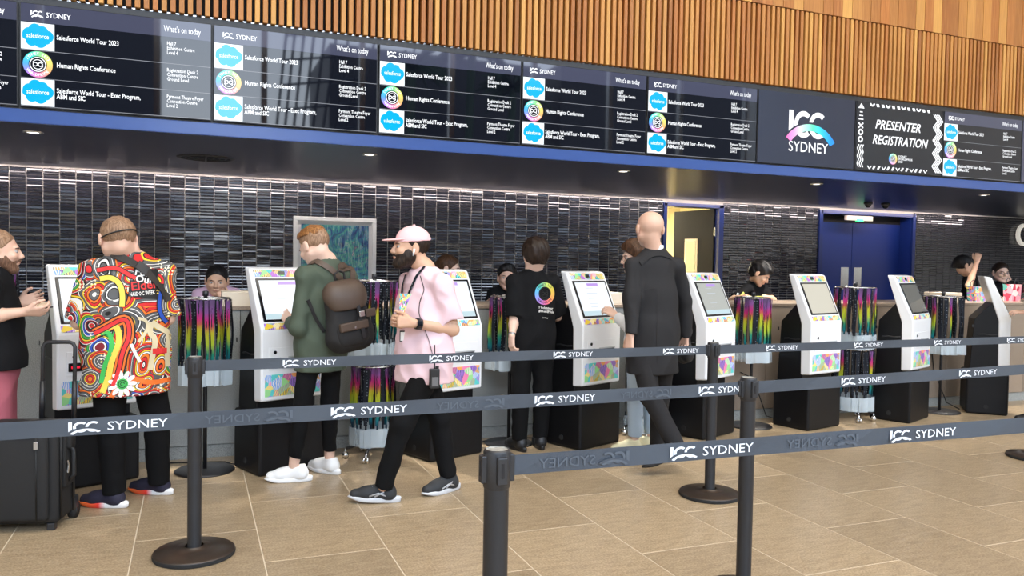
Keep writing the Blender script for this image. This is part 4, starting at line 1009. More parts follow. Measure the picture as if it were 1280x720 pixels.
class Person: pass
def build_person(loc, label, az, H=1.75, lean=(0, 0), headaz=None, headpitch=0, headtilt=0, headpos=None, broad=1.0, belly=0.0, sk='fair', hips=None,
                 arms=None, legs=None, top=None, bottom=None, hair=None, beard=None, jaw=1.0, glasses=False, sleeve='short', hem=.46, loose=0.0, upper_only=False,
                 hands=None, topm=None, botm=None, folds_amp=.006, group=None, sitz=0, pants_end=.06, pantw=1.0, collar=None, seed=1, headw=1.0):
    """joints are absolute world points; legs = ((hip offset auto) knee, ankle) per side, arms = (elbow, wrist) per side. Sides: 'L' is the person's left"""
    P = Person(); r = root('person', loc, label, 'person', group); P.root = r; org = np.array(loc, float)
    f = np.array([math.sin(R_(az)), math.cos(R_(az)), 0]); rt = np.array([math.cos(R_(az)), -math.sin(R_(az)), 0]); U = V3(0, 0, 1)
    base = V3(loc[0], loc[1], 0) if hips is None else V3(hips[0], hips[1], 0)
    ln = V3(lean[0], lean[1], 0)          # horizontal offset of the shoulders against the hips
    hz = .53*H+sitz
    hip = base+U*hz; sh = base+ln+U*(.815*H+sitz); T_ = lambda t: hip+(sh-hip)*t
    nk = base+ln*1.05+U*(.855*H+sitz)
    hc = V3(*headpos) if headpos is not None else nk+U*(.080*H)+f*.02
    shw = .094*H*(1+(broad-1)*.75); P.f, P.rt = f, rt; P.hc = hc; P.sh = sh; P.hip = hip
    SH = {'L': sh-rt*shw-U*.030*H, 'R': sh+rt*shw-U*.030*H}; HP = {'L': hip-rt*.052*H-U*.02*H, 'R': hip+rt*.052*H-U*.02*H}
    haz = az if headaz is None else headaz; HR = R_az(haz, headpitch, headtilt); P.HR = HR
    # --- skin
    hs = head_sdf(headw, jaw).scale(HS).xform(HR, hc)
    hb = hc+HR @ V3(0, -.030, -.055); hs.cone(hb, nk-U*.03, .052, .058, .03); hs.cone(nk-U*.03, sh-U*.02, .060, .085, .04, (f, 1.3))
    parts = [hs.mesh(.0050)]
    bs = Sdf(); bs.cone(sh-U*.06, T_(.45), .105*broad+belly*.4, .115*broad+belly, .05, (f, 1.5)); bs.cone(T_(.45), hip, .115*broad+belly, .125*broad+belly*.6, .05, (f, 1.4))
    for s_ in 'LR':
        bs.cone(sh-U*.03, SH[s_], .045, .040, .04)
        if arms: bs.cone(SH[s_], arms[s_][0], .046, .039, .03)
        if legs and not upper_only: bs.cone(HP[s_], legs[s_][0], .078*pantw, .052, .04); bs.cone(legs[s_][0], legs[s_][1], .050, .034, .03)
    parts.append(bs.mesh(.012))
    if arms:
        for s_ in 'LR':
            el, wr = V3(*arms[s_][0]), V3(*arms[s_][1])
            hd = hands.get(s_) if hands else None
            a_ = Sdf(); a_.cone(SH[s_]+(el-SH[s_])*.35, el, .040, .038, .02); a_.cone(el, el+(wr-el)*.35, .038, .037, .02); a_.cone(el+(wr-el)*.35, wr, .037, .025, .02)
            if hd:
                h_ = hand_sdf(wr+nrm(wr-el)*.004, *hd[:2], hd[2], *(hd[3:])); a_.ops += h_.ops
            parts.append(a_.mesh(.0050))
    body = obj('body', to_mesh('body', parts, org), skin(sk), r); P.body = body
    # --- garments
    lo = loose
    if top != 'none':
        t = Sdf(); R0 = (.112*broad+.018+lo*.5); R1 = (.122*broad+belly+.018+lo); R2 = (.128*broad+belly*.8+.024+lo)
        hemz = V3(base[0], base[1], hem*H+sitz); lnh = hip+(hemz-hip)
        t.cone(sh-U*.075, T_(.45), R0*.97, R1, .05, (f, 1.42)); t.cone(T_(.45), hip, R1, R2, .05, (f, 1.30)); t.cone(hip, lnh-U*.08, R2, R2*1.03, .05, (f, 1.25))
        for q_, s_ in ((-1, 'L'), (1, 'R')):
            t.cone(sh-U*.040+rt*q_*.05, SH[s_], .052, .050+lo*.25, .05); t.cone(nk-U*.055+rt*q_*.02, SH[s_]-rt*q_*.045-U*.012, .048, .036, .05)
        t.cone(nk-U*.045, sh-U*.04, .056 if collar is None else .064, .070, .04)
        if arms:
            for s_ in 'LR':
                el, wr = V3(*arms[s_][0]), V3(*arms[s_][1])
                if sleeve == 'short': t.cone(SH[s_], SH[s_]+(el-SH[s_])*.80, .052+lo*.25, .056+lo*.8, .035, flat=True)
                elif sleeve == 'elbow': t.cone(SH[s_], SH[s_]+(el-SH[s_])*.95, .053+lo*.3, .058+lo*.75, .035, flat=True)
                else:
                    t.cone(SH[s_], el, .052+lo*.35, .048+lo*.3, .035); e2 = el+(wr-el)*(1.0 if sleeve == 'long' else .55)
                    t.cone(el, e2, .052+lo*.3, .036+lo*.35, .03, flat=True)
        t.clip((0, 0, -1), -(hem*H+sitz)); up = nrm(nk-sh+U*.02); t.clip(up, up @ (nk+up*(-.012 if collar is None else .008)))
        t.disp = folds(folds_amp, seed)
        P.top = obj(top or 'tshirt', to_mesh('top', [t.mesh(.0085)], org), topm, r)
    if legs and not upper_only:
        t = Sdf(); W = .115*broad+belly*.5+.020
        t.cone(hip+U*.04*H, hip-U*.03*H, W, W*1.04, .05, (f, 1.25))
        for s_ in 'LR':
            kn, an = V3(*legs[s_][0]), V3(*legs[s_][1]); t.cone(HP[s_], kn, .090*pantw+belly*.15, .066*pantw, .035)
            e = an+(kn-an)*pants_end; t.cone(kn, e, .066*pantw, .054*pantw, .03, flat=True)
        t.clip((0, 0, 1), hz+.05*H); t.disp = folds(.0065, seed+5, 20, 1.1)
        P.trousers = obj(bottom or 'trousers', to_mesh('bottom', [t.mesh(.0095)], org), botm, r)
    # --- face
    def fp(v): return hc+HR @ V3(*v)-org
    Mh = Matrix([[*(HR[i]*HS), (hc-org)[i]] for i in range(3)]+[[0, 0, 0, 1]]); P.Mh = Mh
    for q in (-1, 1):
        b = bmesh.new(); bmesh.ops.create_uvsphere(b, u_segments=12, v_segments=8, radius=.0120); bmesh.ops.transform(b, matrix=Mh @ Matrix.Translation((q*.032, .0772, .002)), verts=b.verts[:]); e = obj('eye', b, M['eye'], r, True)
        b = bmesh.new(); bmesh.ops.create_uvsphere(b, u_segments=10, v_segments=6, radius=.0066); bmesh.ops.transform(b, matrix=Mh @ Matrix.Translation((q*.032, .0838, .001)), verts=b.verts[:]); obj('iris', b, M['iris'], e, True)
        b = bmesh.new(); tube(b, [Mh @ Vector((q*.016, .0925, .018)), Mh @ Vector((q*.032, .0915, .022)), Mh @ Vector((q*.048, .079, .018))], [.0025, .0035, .002], 6); obj('eyebrow', b, HM['dark'] if hair is None or hair[1] not in ('ginger',) else HM['brown'], r, True)
    b = bmesh.new(); tube(b, [Mh @ Vector((-.021, .089, -.058)), Mh @ Vector((0, .0985, -.056)), Mh @ Vector((.021, .089, -.058))], [.002, .0045, .002], 8, flat=.8); obj('lips', b, M['lip'], r, True)
    if hair:
        kind, hm = hair; s = Sdf()
        off = dict(buzz=.003, short=.012, crop=.008, bun=.008, mop=.022, fringe=.016, pulled=.009, curly=.022)[kind]
        s.ell((0, -.018, .032), (.077*headw+off, .095+off, .085+off), .02)
        cl = dict(buzz=(.75, -.66, .006), short=(.70, -.71, .008), crop=(.8, -.6, .026), bun=(.80, -.60, .018), mop=(.72, -.69, .022), fringe=(.66, -.75, .014), pulled=(.8, -.6, .022), curly=(.72, -.69, .024))[kind]
        s.clips.append((nrm((0, cl[0], cl[1])), cl[2]/1.0))
        if kind in ('short', 'mop', 'fringe', 'curly', 'crop'): s.cone((-.02, .045, .105), (.03, .062, .088), .020+off*.4, .016+off*.4, .03)
        if kind == 'mop': s.ell((0, -.05, -.02), (.072, .058, .060), .03)
        s.clips.append((V3(0, 0, -1), .075 if kind in ('mop', 'curly') else .055))
        if kind == 'bun': s2 = (0, -.112, .060); s.cone((0, -.10, .05), s2, .032, .034, .02)
        if kind == 'pulled': s.cone((0, -.10, .03), (0, -.115, -.02), .028, .024, .02)
        for q in (-1, 1): s.ell((q*.092, .004, -.008), (.016, .024, .036), .01, neg=True)
        a_ = .004 if kind in ('mop', 'curly', 'fringe') else (.003 if kind in ('short', 'crop') else .0015)
        s.scale(HS).xform(HR, hc); sd_ = seed
        s.disp = (lambda X, Y, Z, a=a_: a*(np.sin(90*X+40*Z+sd_)*np.sin(80*Y+30*X)+.7*np.sin(150*X+70*Y+20*Z)))
        P.hair = obj('hair', to_mesh('hair', [s.mesh(.0055)], org), HM[hm], r)
    if beard:
        s = Sdf(); o = .006 if beard[0] == 'full' else .002
        s.ell((0, .020, -.027), (.064+o, .072+o, .082+o), .02)
        for q in (-1, 1): s.cone((q*.050, .008, -.045), (q*.020, .064, -.092), .026+o, .022+o, .02)
        s.cone((0, .055, -.092), (0, .074, -.094), .022+o, .019+o, .02)
        s.clips.append((nrm((0, .66, 1)), .013)); s.clips.append((V3(0, -1, 0), .018)); 
        s.ell((0, .107, -.057), (.020, .020, .008), .004, neg=True)
        s.cone((-.022, .086, -.047), (.022, .086, -.047), .009+o*.3, .009+o*.3, .006) if False else None
        s.scale(HS).xform(HR, hc); s.disp = lambda X, Y, Z: .0012*np.sin(130*X+60*Z)*np.sin(110*Y+90*Z)
        obj('beard', to_mesh('beard', [s.mesh(.005)], org), HM[beard[1]], r)
        b = bmesh.new(); tube(b, [Mh @ Vector((-.030, .078, -.056)), Mh @ Vector((-.014, .099, -.045)), Mh @ Vector((.014, .099, -.045)), Mh @ Vector((.030, .078, -.056))], [.005, .0065, .0065, .005], 8); obj('moustache', b, HM[beard[1]], r, True)
    if glasses:
        b = bmesh.new()
        for q in (-1, 1):
            ring = [Mh @ Vector((q*.033+.023*math.cos(a), .104-.25*abs(.023*math.cos(a)*q+.033-.02)*.3, .000+.017*math.sin(a))) for a in np.linspace(0, 2*PI, 17)]
            tube(b, ring, .0016, 6, False); tube(b, [Mh @ Vector((q*.056, .100, .004)), Mh @ Vector((q*.082, .03, .006)), Mh @ Vector((q*.082, -.005, .002))], .0016, 6)
        tube(b, [Mh @ Vector((-.010, .106, .003)), Mh @ Vector((.010, .106, .003))], .0016, 6)
        obj('glasses', b, M['black_plastic'], r, True)
    return P

def bvh(o):
    me = o.data; off = o.matrix_world.translation if o.parent is None else Vector(o.parent.location)+o.location
    vs = [v.co+off for v in me.vertices]; return BVHTree.FromPolygons(vs, [tuple(p.vertices) for p in me.polygons])
def wrap_ribbon(tree, pts, w, off=.004, thick=.0025, n=40, project=True, wrap_o=None):
    """a strap laid over a body along a coarse world-space path"""
    P = [Vector(p) for p in pts]; seg = [(b-a).length for a, b in zip(P, P[1:])]; tot = sum(seg); out = []
    for i in range(n+1):
        s = tot*i/n; j = 0
        while j < len(seg)-1 and s > seg[j]: s -= seg[j]; j += 1
        p = P[j].lerp(P[j+1], min(1, s/max(seg[j], 1e-6)))
        if project:
            c0 = Vector((0, 0, CAM_H))+(Vector(wrap_o) if wrap_o else Vector()); h = (None,)
            if p.y-off > 2.0: h = tree.ray_cast(c0, (p-c0).normalized())
            if h[0] is None or (h[0]-p).length > .35: h = tree.find_nearest(p)
            out.append((h[0]+h[1]*off, h[1]))
        else: out.append((p, Vector((0, -1, 0))))
    for _ in range(3): out = [out[0]]+[((out[i-1][0]+out[i][0]*2+out[i+1][0])/4, (out[i-1][1]+out[i][1]+out[i+1][1]).normalized()) for i in range(1, n)]+[out[-1]]
    b = bmesh.new(); prev = None
    for i, (p, nn) in enumerate(out):
        t = (out[min(i+1, n)][0]-out[max(i-1, 0)][0]).normalized(); s = t.cross(nn).normalized()
        v = [b.verts.new(p+s*w/2), b.verts.new(p-s*w/2), b.verts.new(p-s*w/2+nn*thick), b.verts.new(p+s*w/2+nn*thick)]
        if prev:
            for k in range(4): b.faces.new((prev[k], prev[(k+1) % 4], v[(k+1) % 4], v[k]))
        else: b.faces.new(v[::-1])
        prev = v
    b.faces.new(prev); bmesh.ops.recalc_face_normals(b, faces=b.faces[:]); return b
def sub_root(bm_or_me, r):
    v = bm_or_me.verts if isinstance(bm_or_me, bmesh.types.BMesh) else bm_or_me.vertices
    for q in v: q.co -= Vector(r.location)
    return bm_or_me
def decal(me, tree, o, right, up, d, off=.004, sub=0):
    """lay a flat XZ mesh on a surface: o centre, right/up axes, d projection direction"""
    o, right, up, d = Vector(o), Vector(right).normalized(), Vector(up).normalized(), Vector(d).normalized()
    if sub:
        b = bmesh.new(); b.from_mesh(me); bmesh.ops.triangulate(b, faces=b.faces[:]); 
        for _ in range(sub):
            es = [e for e in b.edges if e.calc_length() > .012]
            if es: bmesh.ops.subdivide_edges(b, edges=es, cuts=1); bmesh.ops.triangulate(b, faces=b.faces[:])
        b.to_mesh(me); b.free()
    last = 0; d = (o-Vector((0, 0, CAM_H))).normalized() if d.y > 0 and o.y > 2 else d
    for v in me.vertices:
        p = o+right*v.co.x+up*v.co.z; h = tree.ray_cast(p-d*.6, d)
        if h[0] is not None: last = (h[0]-p).dot(d)
        v.co = p+d*(last-off+v.co.y)
    return me
# ------------------------------------------------------------------ the people
def G(px, Y, z=0.0):         # point at depth Y and height z in a pixel column
    py = 400
    for _ in range(6): p = at(px, py, Y); py += (p.z-z)*FPX/(max(.5, ray(px, py).length*Y))*1.0
    return (p.x, Y, z)
def A(px, py, Y): p = at(px, py, Y); return (p.x, p.y, p.z)
M['black_cloth'] = mat('black_cotton', (.008, .008, .009), .85, spec=.15, bump=.3, bscale=500, vary=.3, vscale=6)
M['black_trouser'] = mat('black_twill', (.0065, .0065, .007), .85, spec=.15, bump=.3, bscale=700, vary=.3, vscale=5)
M['pink_cloth'] = mat('pink_cotton', (.84, .60, .64), .85, bump=.2, bscale=500)
M['pink_cap'] = mat('pink_cap_cotton', (.90, .56, .57), .8, bump=.3, bscale=700)
M['green_cloth'] = mat('olive_green_cotton', (.070, .092, .062), .8, bump=.3, bscale=500, vary=.2, vscale=7)
M['suit'] = mat('charcoal_wool', (.026, .025, .026), .8, spec=.2, bump=.3, bscale=900, vary=.2, vscale=6)
M['rose_cloth'] = mat('rose_red_cotton', (.40, .10, .13), .8, bump=.3, bscale=500)
M['blue_cloth'] = mat('pale_blue_denim', (.42, .52, .62), .8, bump=.3, bscale=500)
M['lilac_cloth'] = mat('lilac_pink_shirt', (.62, .40, .52), .75)
M['shirt_white'] = mat('white_shirt', (.80, .80, .80), .7)
M['shoe_white'] = mat('white_leather', (.85, .85, .84), .45); M['shoe_cream'] = mat('cream_shoe', (.72, .66, .42), .6)
M['shoe_black'] = mat('black_shoe', (.012, .012, .013), .4); M['shoe_dark'] = mat('charcoal_mesh_shoe', (.025, .027, .030), .7)
M['shoe_navy'] = mat('navy_mesh_shoe', (.018, .016, .035), .75); M['silver'] = mat('silver_flash', (.6, .62, .65), .35, metal=.5)
t = NT('orange_white_foam', .5); sep = t.add('SeparateXYZ'); t.link(t.tc.outputs['Generated'], sep.inputs[0])
t.color(t.ramp(sep.outputs['X'], [(.0, (.95, .22, .04)), (.42, (.80, .04, .03)), (.55, (.82, .80, .78))])); M['foam'] = t.m
M['foam_grey'] = mat('grey_white_foam', (.62, .63, .65), .5)

# bold flat pattern of concentric bands and dots on the camp shirt
t = NT('painted_pattern_cotton', .8); v = t.mapping((1, .35, 1)); n = t.noise(v, 3.2, 1)
vm = t.add('VectorMath', operation='MULTIPLY_ADD'); t.link(n.outputs['Color'], vm.inputs[0]); vm.inputs[1].default_value = (.22, .22, .22); t.link(v, vm.inputs[2])
vo = t.add('TexVoronoi'); vo.inputs['Scale'].default_value = 7.5; t.link(vm.outputs[0], vo.inputs['Vector']); sep = t.add('SeparateColor'); t.link(vo.outputs['Color'], sep.inputs[0])
bd = t.math('FRACT', t.math('ADD', t.math('MULTIPLY', vo.outputs['Distance'], 1.9), sep.outputs[0]))
K_, W_, R__, O_, Y_, G_, B_, GR_, DR_ = (.008, .008, .008), (.80, .78, .74), (.62, .02, .02), (.85, .18, .02), (.88, .58, .03), (.10, .10, .10), (.02, .08, .45), (.04, .35, .06), (.22, .01, .02)
cA = t.ramp(bd, [(0, R__), (.13, K_), (.17, O_), (.30, K_), (.34, W_), (.42, K_), (.46, Y_), (.55, K_), (.60, R__), (.72, K_), (.76, G_), (.90, W_), (.94, K_)], True)
cB = t.ramp(bd, [(0, G_), (.15, K_), (.19, W_), (.25, K_), (.30, G_), (.42, W_), (.46, G_), (.58, K_), (.62, O_), (.72, K_), (.76, R__), (.88, K_), (.92, Y_)], True)
cC = t.ramp(bd, [(0, DR_), (.12, W_), (.17, K_), (.21, B_), (.32, W_), (.36, K_), (.40, GR_), (.52, K_), (.56, Y_), (.64, K_), (.68, R__), (.82, W_), (.86, K_)], True)
c = t.mix(t.math('GREATER_THAN', sep.outputs[1], .5), cA, cB); c = t.mix(t.math('GREATER_THAN', sep.outputs[2], .68), c, cC)
v2 = t.add('TexVoronoi'); v2.inputs['Scale'].default_value = 52; v2.inputs['Randomness'].default_value = .25; t.link(v, v2.inputs['Vector'])
dm_ = t.math('MULTIPLY', t.math('LESS_THAN', v2.outputs['Distance'], .30), t.math('GREATER_THAN', t.noise(v, 9, 1).outputs[0], .56))
c = t.mix(dm_, c, (.86, .80, .55)); t.color(c); M['pattern'] = t.m
t = NT('floral_cotton', .8); v = t.mapping(); vo = t.add('TexVoronoi'); vo.inputs['Scale'].default_value = 16; t.link(v, vo.inputs['Vector']); sep = t.add('SeparateColor'); t.link(vo.outputs['Color'], sep.inputs[0])
t.color(t.ramp(sep.outputs[0], [(0, (.75, .30, .36)), (.3, (.60, .04, .08)), (.5, (.80, .66, .62)), (.7, (.10, .35, .30)), (.85, (.85, .45, .40))], True)); M['floral'] = t.m

# 1 --- man in the painted-pattern shirt
loc = (G(157, 5.24)[0], 5.24, 0)
p = build_person(loc, 'heavy-set man in a colourful painted-pattern shirt seen from behind at the first kiosk', -18, H=1.79, lean=(.015, -.0), headaz=-22, headpitch=18, headpos=A(147, 299, 5.20), broad=1.26, belly=.040, sk='fair',
    arms={'L': (A(98, 403, 5.24), A(108, 398, 5.50)), 'R': (A(210, 398, 5.28), A(196, 400, 5.54))}, hands={'L': (nrm((.5, .8, .3)), (0, .3, -1), -1, (30, 40, 30)), 'R': (nrm((-.6, .8, .1)), (0, .3, -1), 1, (30, 40, 30))},
    legs={'L': (G(138, 5.22, .50), G(143, 5.24, .09)), 'R': (G(196, 5.34, .50), G(198, 5.42, .09))}, top='patterned_shirt', topm=M['pattern'], bottom='trousers', botm=M['black_trouser'], sleeve='elbow', hem=.382, loose=.024,
    hair=('buzz', 'buzz'), folds_amp=.012, pantw=1.18, pants_end=-.02, seed=3, headw=1.10)
shoe(p.root, G(140, 5.24, 0), -62, M['shoe_navy'], M['foam'], L=.30, lace=M['shoe_dark']); shoe(p.root, G(198, 5.44, 0), -58, M['shoe_navy'], M['foam'], L=.30)
b = bmesh.new(); tube(b, [p.Mh @ Vector((.092*math.cos(R_(a)), -.016+.102*math.sin(R_(a)), .012+.018*math.sin(R_(a+90)))) for a in range(178, 363, 12)], .0045, 6); obj('head_cord', b, M['cuff_black'], p.root, True)
tr = bvh(p.top)
b = wrap_ribbon(tr, [A(141, 318, 5.0), A(160, 326, 5.0), A(183, 340, 4.95), A(200, 360, 4.95), A(210, 376, 5.0)], .045, .006, .004)
sr = root('shoulder_strap', tuple(loc), 'dark woven shoulder strap crossing the back of the patterned shirt', 'strap')
obj('webbing', sub_root(b, sr), mat('brown_webbing', (.030, .024, .020), .7, bump=.4, bscale=700), sr)
b = wrap_ribbon(tr, [A(170, 331, 4.95), A(183, 340, 4.95)], .056, .011, .006, 6); obj('buckle', sub_root(b, sr), M['black_plastic'], sr)
back = Vector(p.f)*1; rt_ = Vector(p.rt)
def on_back(name, me, px, py, m, right=rt_, d=Vector(p.f), tr=tr, par=None, off=.0055, sub=1):
    o = Vector(A(px, py, loc[1]-.5)); me = decal(me, tr, o, right, (0, 0, 1), d, off, sub); return obj(name, sub_root(me, par), m, par)
pr = p.root
M['print_white'] = mat('shirt_print_white', (.85, .83, .78), .7); M['print_red'] = mat('shirt_print_red', (.70, .03, .03), .7); M['print_black'] = mat('shirt_print_black', (.01, .01, .01), .7); M['print_yellow'] = mat('shirt_print_yellow', (.85, .60, .08), .7); M['print_green'] = mat('shirt_print_green', (.05, .45, .08), .7); M['print_cream'] = mat('shirt_print_cream', (.70, .60, .38), .7)
def rotz2(me, deg): me.transform(Matrix.Rotation(-R_(deg), 4, 'Y')); return me
bk = bmesh.new(); 
for (x0, x1, z0, z1) in ((-.02, .115, .045, .10), (.0, .10, .015, .05), (-.035, .155, -.045, .02), (-.035, .165, -.075, -.04)): quad(bk, [(x0, z0), (x1, z0), (x1, z1), (x0, z1)], 0)
me = D.meshes.new('print_ground'); bk.to_mesh(me); bk.free(); on_back('print_ground', rotz2(me, -7), 170, 355, M['print_black'], par=pr, off=.004, sub=4)
on_back('print_text', rotz2(place(text_mesh('For', .045, bold=.03, res=2), -.018, 0, .053), -9), 170, 355, M['print_white'], par=pr)
on_back('print_text', rotz2(place(text_mesh('Our', .042, bold=.03, res=2), -.008, 0, .014), -9), 170, 355, M['print_white'], par=pr)
on_back('print_text', rotz2(place(text_mesh('Elders', .052, bold=.02, res=2, width=.17), -.03, 0, -.035), 6), 170, 355, M['print_red'], par=pr)
on_back('print_text', rotz2(place(text_mesh('NAIDOC WEEK', .024, bold=.02, res=1, width=.14), -.04, 0, -.068), 5), 170, 355, M['print_white'], par=pr)
on_back('print_text', rotz2(place(text_mesh('2023', .024, bold=.02, res=1), .108, 0, -.068), 5), 170, 355, M['print_yellow'], par=pr)
fl_ = bmesh.new()
for i in range(11):
    a = 2*PI*i/11; cx, cz = .052*math.cos(a), .052*math.sin(a)
    vs = []
    for k in range(10):
        q = 2*PI*k/10; u, w_ = .027*math.cos(q), .0125*math.sin(q); vs.append(fl_.verts.new((cx+u*math.cos(a)-w_*math.sin(a), 0, cz+u*math.sin(a)+w_*math.cos(a))))
    fl_.faces.new(vs)
me = D.meshes.new('f'); fl_.to_mesh(me); fl_.free(); on_back('print_flower', me, 153, 480, M['print_white'], par=pr, off=.007)
g = bmesh.new(); arc_band(g, 0, 0, .0, .031, 0, 2*PI, -.0015, 18); me = D.meshes.new('f'); g.to_mesh(me); g.free(); on_back('print_flower_eye', me, 153, 480, M['print_green'], par=pr, off=.008)
g = bmesh.new(); arc_band(g, 0, 0, .008, .012, 0, 1.6*PI, -.003, 14); arc_band(g, 0, 0, .019, .023, .5, 2.2*PI, -.003, 18); me = D.meshes.new('f'); g.to_mesh(me); g.free(); on_back('print_flower_eye', me, 153, 480, M['print_black'], par=pr, off=.009)
def ribbon2d(pts, w):
    g = bmesh.new(); pr_ = None
    P = [Vector(p) for p in pts]
    for _ in range(2): P = [P[0]]+[x for a, b in zip(P, P[1:]) for x in (a*.75+b*.25, a*.25+b*.75)]+[P[-1]]
    for i, q in enumerate(P):
        d = (P[min(i+1, len(P)-1)]-P[max(i-1, 0)]).normalized(); n_ = Vector((-d.y, d.x))*w/2; v = (g.verts.new((q.x+n_.x, 0, q.y+n_.y)), g.verts.new((q.x-n_.x, 0, q.y-n_.y)))
        if pr_: g.faces.new((pr_[0], pr_[1], v[1], v[0]))
        pr_ = v
    me = D.meshes.new('r'); g.to_mesh(me); g.free(); return me
S_ = .0049
def pxr(pts, w, m, off): 
    c = (150, 420); me = ribbon2d([((x-c[0])*S_, -(y-c[1])*S_) for x, y in pts], w*S_*.72); on_back('print_band', me, *c, m, par=pr, off=off, sub=2)
M['print_orange'] = mat('shirt_print_orange', (.85, .17, .02), .7); M['print_blue'] = mat('shirt_print_blue', (.02, .08, .45), .7)
for pts in ([(122, 416), (135, 410), (148, 402), (158, 400), (161, 420), (152, 440), (149, 460), (142, 478)],):
    pxr(pts, 20, M['print_black'], .0045); pxr(pts, 15, M['print_orange'], .0055); pxr(pts, 9, M['print_black'], .0065); pxr(pts, 6, M['print_red'], .0075)
    p2 = [(max(121, x-11), y+7) for x, y in pts[1:]]; pxr(p2, 9, M['print_yellow'], .006); p3 = [(max(119, x-19), y+14) for x, y in pts[2:-1]]; pxr(p3, 7, M['print_green'], .006); 
pts = [(196, 368), (193, 385), (196, 398), (203, 406)]; pxr(pts, 9, M['print_black'], .0045); pxr(pts, 6, M['print_blue'], .0055)
pts = [(128, 352), (140, 350), (150, 358), (153, 372), (152, 386)]; pxr(pts, 11, M['print_black'], .0045); pxr(pts, 8, M['print_yellow'], .0055)
pts = [(125, 342), (145, 338), (160, 348), (167, 352)]; pxr(pts, 9, M['print_black'], .0045); pxr(pts, 6.5, M['print_red'], .0055)
pts = [(185, 405), (182, 418), (190, 425), (186, 445), (183, 462)]; pxr(pts, 9, M['print_cream'], .0055); pts = [(185, 405), (197, 414), (206, 418), (203, 440), (204, 460)]; pxr(pts, 9, M['print_cream'], .0060); pxr([(186, 440), (203, 440)], 9, M['print_red'], .0072)
pts = [(170, 400), (180, 403), (180, 415), (170, 428)]; pxr(pts, 5, M['print_cream'], .0055); pts = [(162, 430), (166, 440), (172, 452)]; pxr(pts, 5, M['print_white'], .006)
pts = [(140, 492), (150, 475), (165, 470), (182, 478), (208, 476)]; pxr(pts, 8, M['print_orange'], .004)

# 2 --- man in the olive shirt with a backpack
loc = (G(400, 5.45)[0], 5.45, 0)
p = build_person(loc, 'man in a dark green shirt with short ginger hair at the second kiosk', -28, H=1.76, lean=(.03, -.02), headaz=-38, headpitch=30, headpos=A(393, 308, 5.44), broad=1.08, sk='pale',
    arms={'L': (A(373, 409, 5.33), A(364, 403, 5.56)), 'R': (A(452, 402, 5.55), A(425, 405, 5.75))}, hands={'L': (nrm((-.35, .8, .45)), nrm((.6, .7, -.3)), -1, (10, 15, 10)), 'R': (nrm((-.8, .5, .3)), (0, .5, -1), 1)},
    legs={'L': (G(378, 5.40, .50), G(367, 5.46, .10)), 'R': (G(412, 5.52, .50), G(412, 5.60, .10))}, top='overshirt', topm=M['green_cloth'], botm=M['black_trouser'], sleeve='long', hem=.425, loose=.018, collar=1,
    hair=('buzz', 'buzz'), folds_amp=.011, pantw=.88, pants_end=.17, seed=9, jaw=.9)
shoe(p.root, G(371, 5.46, 0), -78, M['shoe_white'], M['shoe_white'], L=.30, lace=M['shirt_white']); shoe(p.root, G(412, 5.60, 0), -38, M['shoe_white'], M['shoe_white'], L=.29)
s = Sdf(); s.ell((0, -.01, .045), (.083, .104, .086), .02); s.cone((0, .055, .10), (0, .085, .085), .03, .022, .03); s.clips.append((nrm((0, .35, -1)), -.062)); s.scale(HS).xform(p.HR, p.hc); s.disp = lambda X, Y, Z: .003*np.sin(90*X+40*Z)*np.sin(80*Y+30*X)
obj('hair_top', to_mesh('hair', [s.mesh(.0055)], loc), HM['ginger'], p.root)
tr = bvh(p.top); az_ = -28; f_ = Vector(p.f)
# backpack, worn but a thing of its own
o = Vector(A(434, 393, 5.22)); bp = root('backpack', tuple(o), 'black canvas backpack with brown leather flap and pocket worn by the ginger-haired man', 'backpack', rz=R_(18)); bp.scale = (1.12, 1.1, 1.08)
M['canvas'] = mat('black_canvas', (.016, .015, .015), .8, bump=.4, bscale=600); M['leather'] = mat('brown_leather', (.085, .055, .038), .5, bump=.3, bscale=220, vary=.25, vscale=9)
def roll(me_or_o, d=-9): me_or_o.rotation_euler = (0, R_(d), 0); return me_or_o
s = Sdf(); s.cone((-.055, 0, -.13), (.055, 0, -.13), .085, .085, .05, ((0, 1, 0), 1.15)); s.cone((-.055, 0, -.13), (-.045, .01, .12), .085, .075, .05, ((0, 1, 0), 1.2)); s.cone((.055, 0, -.13), (.045, .01, .12), .085, .075, .05, ((0, 1, 0), 1.2)); s.disp = folds(.006, 4)
bb = roll(obj('body', to_mesh('b', [s.mesh(.007)]), M['canvas'], bp)); tbp = BVHTree.FromPolygons([v.co.copy() for v in bb.data.vertices], [tuple(q.vertices) for q in bb.data.polygons])
s = Sdf(); s.cone((-.05, .005, .13), (.05, .005, .13), .082, .082, .04, ((0, 1, 0), 1.1)); s.ell((0, -.035, .075), (.115, .055, .085), .04); s.clips.append((nrm((0, 0, -1)), -.035+.0)); s.clips.append((V3(0, 1, 0), .045)); roll(obj('flap', to_mesh('b', [s.mesh(.007)]), M['leather'], bp))
s = Sdf(); s.cone((-.06, -.058, -.135), (.04, -.058, -.135), .052, .052, .03, ((0, 1, 0), 1.5)); s.cone((-.06, -.055, -.09), (.04, -.055, -.09), .05, .05, .03, ((0, 1, 0), 1.5)); roll(obj('pocket', to_mesh('b', [s.mesh(.007)]), M['canvas'], bp))
b = newbox(-.105, .075, -.108, -.082, -.085, -.035, .006); roll(obj('pocket_flap', b, M['leather'], bp))
b = bmesh.new(); lathe(b, [(0, 0), (.007, 0), (.007, .004), (0, .005)], 12); bmesh.ops.transform(b, matrix=Matrix.Translation((-.015, -.108, -.068)) @ Matrix.Rotation(PI/2, 4, 'X'), verts=b.verts[:]); roll(obj('snap', b, M['steel'], bp))
